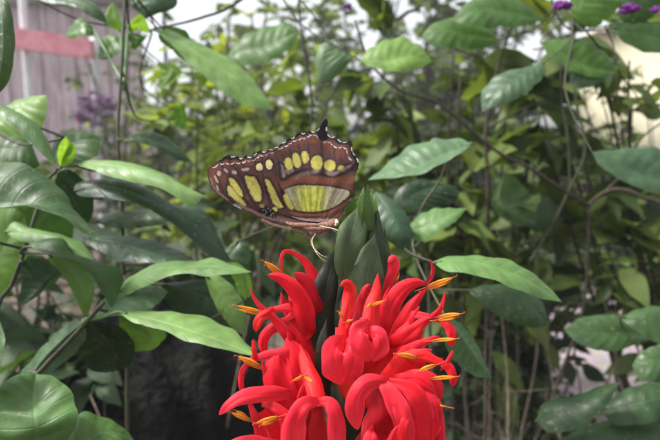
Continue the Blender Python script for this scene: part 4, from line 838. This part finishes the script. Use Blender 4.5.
def wing_colours(X, kind):
    X0 = X; X = X + .9 * np.c_[vnoise(X, 2.6, 31) - .5, vnoise(X, 2.6, 32) - .5] + .5 * np.c_[vnoise(X, .9, 33) - .5, vnoise(X, .9, 34) - .5]
    C = np.tile(BR, (len(X), 1)).astype(float)
    def mix(mask, col): 
        nonlocal C; C = C * (1 - mask[:, None]) + col * mask[:, None]
    S = lambda d, a, b: np.clip((b - d) / (b - a), 0, 1)    # 1 where d<a .. 0 where d>b
    n1 = vnoise(X, 2.0, 1); n2 = vnoise(X, 6, 2); n3 = vnoise(X, .8, 3)
    mix(np.clip((n2 - .4) * 1.8, 0, 1) * .6, RU)
    # scalloped margin from the outline facing the outer side
    if kind == "hind":
        out = -sdf(HW, X0); outer = (X[:, 1] < 172) & ((X[:, 0] > 306) | (X[:, 1] < 150.5))
        out = np.where(outer, out, 99); C0 = HW[:50]
        mix(S(np.abs(out - 8), 1.5, 5) * .8, RU)
        spots = [(288.6, 163.8, 4.2, 6.4, -14), (296.6, 160.4, 4.2, 7.8, -14), (305.2, 157.2, 3.9, 6.4, -6), (316.8, 162.8, 6.0, 7.8, 2), (330, 165.4, 5.9, 5.9, 4), (340.8, 168, 3.2, 2.6, -30)]
        grey = [(281.6, 171, 3.6, 8.6, -18), (290, 170.8, 4.8, 3.5, -10), (346.5, 168.6, 6.5, 2.8, -28), (335.5, 173.6, 5, 2.6, -28), (316.5, 171, 4.2, 2.6, 0), (329.5, 173, 4.8, 2.6, 8)]
        dsp = np.min([sdf(ell(*s), X) for s in spots + grey], 0)
        mix(S(dsp, 0, 3.8) * .9, PU); mix(S(dsp, 1, 10) * .55, PU * 1.1); mix(S(np.abs(dsp - .8), .2, 1.6) * .7, DK * 1.5)
        for x, (a, b) in enumerate([((283, 155), (286, 178)), ((290, 150), (294, 176)), ((299, 146), (303, 174)), ((308, 143), (311, 175)), ((321, 143), (323.5, 178)), ((334, 147), (336.6, 178)), ((341, 158), (337, 172))]):
            dl = line_d([a, b], X); mix(S(dl, .3, 3.4) * .45, PU); mix(S(dl, .2, 1.5) * .7, DK * 2)
        for s in grey: mix(S(sdf(ell(*s), X), -1.2, .4) * .85, GR * (.8 + .5 * n1[:, None]))
        for s in spots: mix(S(sdf(ell(*s), X), -1.1, .6), YE * (.9 + .16 * n3[:, None]) * np.array([1, 1, .9 + .6 * 0]))
        arc = [(279, 163), (281, 178), (286, 179.5), (292, 174.5), (302, 171), (309, 170.5), (314, 175.5), (321, 174), (327, 177), (335, 177), (343, 173.5), (352, 168)]
        mix(S(line_d(arc, X), .8, 2.3) * .95, DK * 1.3)
        mix(S(line_d([(283, 186), (296, 179.5), (312, 179), (330, 181), (352, 179)], X), 1.5, 5) * .9, RU * (1 + .25 * (n1[:, None] - .5)))
        mix(S(line_d([(318, 172), (304, 173.5), (296, 178)], X), .5, 3) * .5, GR)
        cell = smooth_closed([(283, 191), (291, 186.6), (301, 184.6), (316, 185.2), (330, 186.4), (341, 188.4), (349, 190.6), (349.6, 195), (344, 200.6), (336, 206), (325, 210.4), (312, 212.2), (301, 211), (294, 208.8), (288, 201)], 4)
        dc = sdf(cell, X); mix(S(np.abs(dc), .4, 1.8) * .95, DK * 1.6)
        xx = X[:, 0]; base = np.zeros_like(C); OL = np.array([.36, .34, .20]); LM = np.array([.60, .63, .10]); TN = np.array([.42, .38, .25])
        f1 = np.clip((xx - 292) / 12, 0, 1)[:, None]; f2 = np.clip((xx - 320) / 9, 0, 1)[:, None]
        base = OL * (1 - f1) + LM * f1; base = base * (1 - f2) + TN * f2
        ang = np.arctan2(X[:, 1] - 240, X[:, 0] - 312); base = base * (.85 + .22 * np.sin(ang * 40) + .2 * (n1 - .5))[:, None]
        top = np.clip((190 - X[:, 1]) / 5, 0, 1)[:, None]; base = base * (1 - .45 * top) + GR * .45 * top
        mix(S(dc, -.9, .1), base)
        mix(S(sdf(smooth_closed([(283, 193.6), (286.5, 193), (290, 199), (294, 208), (289.5, 209), (285, 202)], 3), X), -1.1, .5), YE)
        for a, b in [((300, 186), (303, 211)), ((307, 185), (307.5, 198)), ((318, 186), (316.5, 211)), ((332, 187), (322, 210)), ((341, 189), (330, 208)), ((290, 188), (298, 209)), ((325, 186), (319, 211))]:
            mix(S(line_d([a, b], X), .1, .6) * .55 * (dc < 0), PU * 2)
        mix(S(line_d([(277, 184), (279.5, 190), (283, 193)], X), 1.4, 3) * .95, BK)
        mix(S(line_d([(293, 212), (305, 214.6), (322, 214.4), (338, 208.5), (352, 196)], X), .7, 3.0), RU * 1.15)
        mix(S(line_d([(290, 210.5), (303, 213), (322, 212.6), (338, 206), (350, 196)], X), .3, 1.0) * .8, DK * 2)
        mix(S(line_d([(280, 212), (300, 218), (318, 218.5), (333, 216)], X), .5, 2.6) * .9, BR * 1.5)
        mix(S(line_d([(285, 216), (305, 220), (335, 220)], X), .5, 2.2) * .8, PK * .8)
        mix(S(line_d([(276, 210), (290, 215), (304, 217.2), (320, 216.6)], X), .25, .8) * .8, DK)
        arcs = [(277, 149), (283.5, 146), (288.5, 144.2), (291.5, 141), (297, 139.4), (301.5, 137.5), (306.5, 137.4), (310, 134.2), (312.5, 134.6), (317.5, 134.4), (318.6, 139), (322.5, 142.3), (327, 141), (331, 141.5), (333.5, 145), (337.5, 147), (342.5, 146.2), (347.6, 148.6), (348.6, 155), (352.6, 161)]
    else:
        out = -sdf(FW, X0); outer = (X[:, 1] < 172) | (X[:, 0] < 216); out = np.where(outer, out, 99)
        mix(S(np.abs(out - 5.5), 1.5, 4) * .85, RU)
        ye = [smooth_closed([(244.6, 177), (250, 176.2), (255.2, 177.4), (259, 185), (261.8, 194), (261.2, 200), (258, 201.6), (254, 199.6), (249, 190)], 4),
              smooth_closed([(264.8, 180.2), (268.6, 179.6), (272.8, 186), (276.6, 194), (281, 202), (283.6, 206.8), (279, 208), (274, 204.6), (270, 196)], 4),
              smooth_closed([(228.6, 178.6), (231.5, 178), (236.2, 182), (240.2, 188), (243.2, 195.6), (241, 197.2), (237, 193.4), (230.6, 184.6)], 4),
              smooth_closed([(228, 186), (230.4, 186), (237, 193.6), (244.6, 202), (246.2, 205.4), (243.4, 206.4), (236, 201), (229, 195), (227.2, 190)], 4),
              ell(274.6, 209.6, 3.2, 2.8)]
        cr = [ell(259.3, 167, 3.5, 3.6), ell(269.2, 164.6, 3.4, 5.2, -8)]
        dy = np.min([sdf(s, X) for s in ye + cr], 0)
        mix(S(dy, 0, 4.5) * .85, PU); mix(S(np.abs(dy - .9), .3, 1.8) * .85, DK * 1.4)
        for pts in ([(240, 160), (246, 172), (256, 204)], [(262, 156), (263, 176), (270, 205)], [(222, 166), (232, 178), (248, 205)], [(216, 175), (226, 196), (244, 208)], [(254, 158), (257, 172)], [(229, 160), (240, 176), (250, 198), (258, 208)]):
            dl = line_d(pts, X); mix(S(dl, .4, 3) * .5, PU); mix(S(dl, .15, 1.4) * .7, DK)
        for s in ye: mix(S(sdf(s, X), -1.1, .5), YE * (.9 + .16 * n3[:, None]))
        for s in cr: mix(S(sdf(s, X), -.5, .5), np.array([.80, .66, .30]))
        for s in (ell(219, 173.2, 1.9, 2.6, 20), ell(234.4, 172.4, 2.6, 1.9, 30), ell(245.2, 169.4, 4.2, 1.6, -6), ell(216.2, 179, 1.0, 4.0, -28), ell(226, 170.6, 3, 1.2, 50), ell(217.5, 188, .8, 3, -30)):
            mix(S(sdf(s, X), -.6, .7) * .85, PK)
        # eye-like cluster near the wing base
        dd = sdf(smooth_closed([(259, 209), (266, 206), (272, 208), (276, 213), (274, 219), (264, 219), (259, 215)], 3), X); mix(S(dd, -1, .6), DK * 1.2)
        for s in (ell(264, 212, 2.2, 2.2), ell(268.5, 215.5, 2.4, 1.6, 20), ell(269, 209.8, 1.6, 1.4), ell(273, 215, 1.3, 2)):
            mix(S(np.abs(sdf(s, X)), .1, .6) * .75 * (n1 > .35), WH * .5)
        mix(S(sdf(ell(262, 206, 2.4, 1.8, 20), X), -.5, .6) * .8, np.array([.4, .36, .14]))
        mix(S(line_d([(236, 204), (252, 211), (268, 218), (284, 221), (300, 224)], X), .3, 2.2) * .8, PK * .55)
        mix(S(line_d([(278, 217.6), (292, 220.6), (306, 222.6)], X), .8, 2.2) * .7, GR * 1.3)
        mix(S(line_d([(276, 213), (290, 217), (310, 221), (326, 223)], X), .2, .9) * .7, DK)
        mix(S(line_d([(210, 178), (216, 190), (228, 200)], X), .2, 1.1) * .6, PK * .6)
        mix(S(line_d([(234, 205), (241, 209)], X), .4, 1.2) * .8, WH * .8)
        arcs = [(211, 168), (219, 163.6), (225, 162), (230, 163.6), (235, 161.8), (241, 162.6), (246, 160), (251, 160.6), (256, 158), (259.5, 154.8), (264, 155.6), (268.5, 152.6), (275, 151.4)]
    # dark scalloped fringe with white arcs: band between the outline and arcs
    arcs = np.array(arcs, float); dl = line_d(arcs, X); 
    # which side of the arc line (outer = nearer the margin)
    da = np.min(np.linalg.norm(X[:, None] - crv(np.c_[arcs, np.zeros(len(arcs))], 60)[None, :, :2], axis=2), 1)
    oth = out < da * 1.1 + .01
    band = (out < 5.5) & oth & (out < 50)
    if kind == "hind": band = band | (sdf(np.array([(316, 137), (319, 127), (325, 117), (329, 119), (327.5, 134), (327, 140), (321, 141.5)], float), X) < 0)
    else: band = band & (X[:, 0] > 219)
    mix(band * .97, BK)
    wv = (np.sin(X[:, 0] * 1.25 + X[:, 1] * .4) > -.55)
    for a_, b_ in zip(arcs[:-1], arcs[1:]):
        e_ = b_ - a_; L_ = np.linalg.norm(e_); n_ = np.array([-e_[1], e_[0]]) / max(L_, 1e-6); tt_ = np.clip((X - a_) @ e_ / L_ ** 2, 0, 1); sa = np.sin(PI * tt_)
        q_ = np.linalg.norm(X - (a_ + tt_[:, None] * e_ + (1.1 * sa)[:, None] * n_), axis=1)
        mix(S(q_, .2, .85) * np.clip(sa * 1.6 - .25, 0, 1) * (out < 9) * (.55 + .45 * (vnoise(X0, 5, 55) > .4)), WH); mix(S(q_, .8, 1.8) * np.clip(sa * 1.6 - .4, 0, 1) * .5 * (q_ > .8) * (out < 9), DK * 2)
    notch = np.array([(276,147),(284,142.5),(293,138),(303,133.4),(313,132),(318,130),(327.4,129),(329,136),(333,137),(339,140.5),(345,142),(352,149),(354,153.6),(357.5,160),(233,156.6),(241,158.6),(249.5,157.2),(264,152),(255,154.5),(271,149.5)], float)
    dn = np.min(np.linalg.norm(X[:, None] - notch[None], axis=2), 1)
    mix(S(out, .5, 1.1) * S(dn, 1.5, 2.6) * (out < 3), WH)
    mix(np.clip((vnoise(X, 3.2, 21) - .5) * 2, 0, 1) * .22, DK * 2); mix(np.clip((vnoise(X, 9, 22) - .55) * 3, 0, 1) * (out < 60) * .3, PU)
    mix(S(out, .1, .9) * (X[:, 0] < 222) * .7, BK * 3)
    rv = np.arctan2(X[:, 1] - 232, X[:, 0] - 322); C = C * (.84 + .22 * n3 + .10 * np.sin(rv * 90) * vnoise(X, 5, 41))[:, None]
    return np.clip(C, 0, 1)
wm, t, p, out_ = new_mat("butterfly wing")
at = N(t, "ShaderNodeAttribute"); at.attribute_name = "Col"; t.links.new(at.outputs["Color"], p.inputs["Base Color"])
p.inputs["Roughness"].default_value = .55; p.inputs["Specular IOR Level"].default_value = .2
o_ = geo_pos(t); bump(t, noise(t, 2500, 2, o_), .5, .0003, p)
tr = N(t, "ShaderNodeBsdfTranslucent"); t.links.new(at.outputs["Color"], tr.inputs[0]); mx = N(t, "ShaderNodeMixShader"); mx.inputs[0].default_value = .2
t.links.new(p.outputs[0], mx.inputs[1]); t.links.new(tr.outputs[0], mx.inputs[2]); t.links.new(mx.outputs[0], out_.inputs[0])
def wing(name, poly, kind, d0, step, shift=(0, 0), label=None):
    x0, y0 = poly.min(0) - 1; x1, y1 = poly.max(0) + 1
    xs = np.arange(x0, x1, step); ys = np.arange(y0, y1, step); X, Y = np.meshgrid(xs, ys); Q = np.c_[X.ravel(), Y.ravel()]
    s = sdf(poly, Q); n, m = X.shape; idx = np.arange(n * m).reshape(n, m)
    q = np.stack([idx[:-1, :-1], idx[:-1, 1:], idx[1:, 1:], idx[1:, :-1]], -1).reshape(-1, 4); q = q[(s[q] < .15).all(1)]
    # pull the rim vertices onto the outline
    used = np.unique(q); mp = np.full(n * m, -1); mp[used] = np.arange(len(used)); Qu = Q[used]
    C = wing_colours(Qu, kind)
    # veins as low ridges, body-side bulge
    r = np.hypot(Qu[:, 0] - 322, Qu[:, 1] - 226); ang = np.arctan2(Qu[:, 1] - 226, Qu[:, 0] - 322)
    dz = .00035 * np.sin(ang * 16) * np.clip(r / 80, 0, 1) + .0009 * np.sin(Qu[:, 0] * .045 + 1) + .0006 * np.sin(Qu[:, 1] * .06)
    d = d0 + dz + (Qu[:, 0] - 320) * 2.2e-5
    V = CAM + d[:, None] * FWD + RT * ((Qu[:, 0] + shift[0] - 330) / FPX * d)[:, None] - UP * ((Qu[:, 1] + shift[1] - 220) / FPX * d)[:, None]
    return mesh(name, V, mp[q], wm, bf, None, np.c_[C, np.ones(len(C))])
wing("hindwing", HW, "hind", .2325, .33)
wing("forewing", FW, "fore", .2337, .33)
wing("forewing", FW, "fore", .2349, .6, (.8, -.4))
wing("hindwing", HW, "hind", .2361, .6, (.7, .4))
def Pm(x, y, d): return P(x, y, d / 1000.)
fur = plain("butterfly body fur", (.20, .085, .055), (.36, .20, .15), 900, .8, .8, .0006)
b = Bag(); b.tube([Pm(345, 212, 234.5), Pm(338, 219, 234.3), Pm(330, 225, 234), Pm(318, 229, 233.5), Pm(309, 233, 233.3)], [.0005, .0016, .0024, .0026, .0021], 14, 30, .03); body = b.build("body", fur, bf)
b = Bag(); c_ = Pm(307, 234, 233); b.blob(c_, [RT * .0015, UP * .0013, FWD * .0015]); b.build("head", fur, bf)
b = Bag(); b.blob(Pm(307.6, 233, 231.8), [RT * .00085, UP * .00085, FWD * .0006]); b.build("eye", plain("butterfly eye", (.05, .02, .02), (.12, .06, .05), 2000, .25), bf)
b = Bag(); b.tube([Pm(336, 219, 231.8), Pm(337, 223, 231.6), Pm(335, 226, 231.8)], [.0003, .0011, .0004], 8); b.build("wing_base", M["cream"], bf)
for pts in ([(318, 225, 231.5), (324, 227, 231), (334, 229, 230.5), (342, 233, 229.6), (349, 238, 228)], [(316, 233, 232), (312, 241, 231), (316, 252, 229), (322, 259, 229), (327, 262, 231)], [(314, 232, 234), (311, 240, 234), (313, 247, 233), (321, 255, 231), (327, 257, 232)], [(326, 227, 236), (333, 230, 237), (340, 235, 237)]):
    b = Bag(); b.tube([Pm(*q) for q in pts], [.0004, .00022, .00027, .00016, .00018], 8, 26); b.build("leg", M["cream"], bf)
for s_, dp in ((0, 231.6), (1.3, 232.4)):
    b = Bag(); b.tube([Pm(305, 233 + s_, dp), Pm(298, 230.6 + s_, dp), Pm(285, 227.2 + s_, dp), Pm(270, 223 + s_, dp), Pm(262, 219.4 + s_, dp)], [.00028, .00022, .0002, .00025, .00045], 7, 30); b.build("antenna", fur, bf)
th = np.linspace(0, 4.2 * PI, 30); sp = [Pm(309 + (2.2 - .12 * a) * math.cos(a), 236.5 + (2.2 - .12 * a) * math.sin(a), 231.4) for a in th]
b = Bag(); b.tube(sp[::2], [.0003, .0002], 6, 50); b.build("proboscis", plain("proboscis", (.06, .03, .025), (.1, .05, .04), 900, .4), bf)
for s_ in (0, 1):
    b = Bag(); b.tube([Pm(300 - 14 * s_, 226 - 3.6 * s_, 232), Pm(308 - 14 * s_, 228 - 3.2 * s_, 231.4), Pm(322 - 10 * s_, 229 - 3.6 * s_, 231.6), Pm(331 - 6 * s_, 228 - 3 * s_, 232)], [.0006, .0012, .0011, .0006], 10, 24, .03); b.build("palp" if s_ else "thorax_fold", fur, bf)

# ------------------------------------------------------------ light mist of the greenhouse air
hb = Bag(); box(hb, -9, 11, -1, 16, -1.0, 7.0)
hm = bpy.data.materials.new("mist"); hm.use_nodes = True; ht = hm.node_tree; ht.nodes.remove(ht.nodes["Principled BSDF"])
pv = ht.nodes.new("ShaderNodeVolumePrincipled"); pv.inputs["Color"].default_value = (.95, .95, .95, 1); pv.inputs["Density"].default_value = .008
ht.links.new(pv.outputs[0], ht.nodes["Material Output"].inputs["Volume"])
tag(hb.build("haze", hm), kind="stuff")
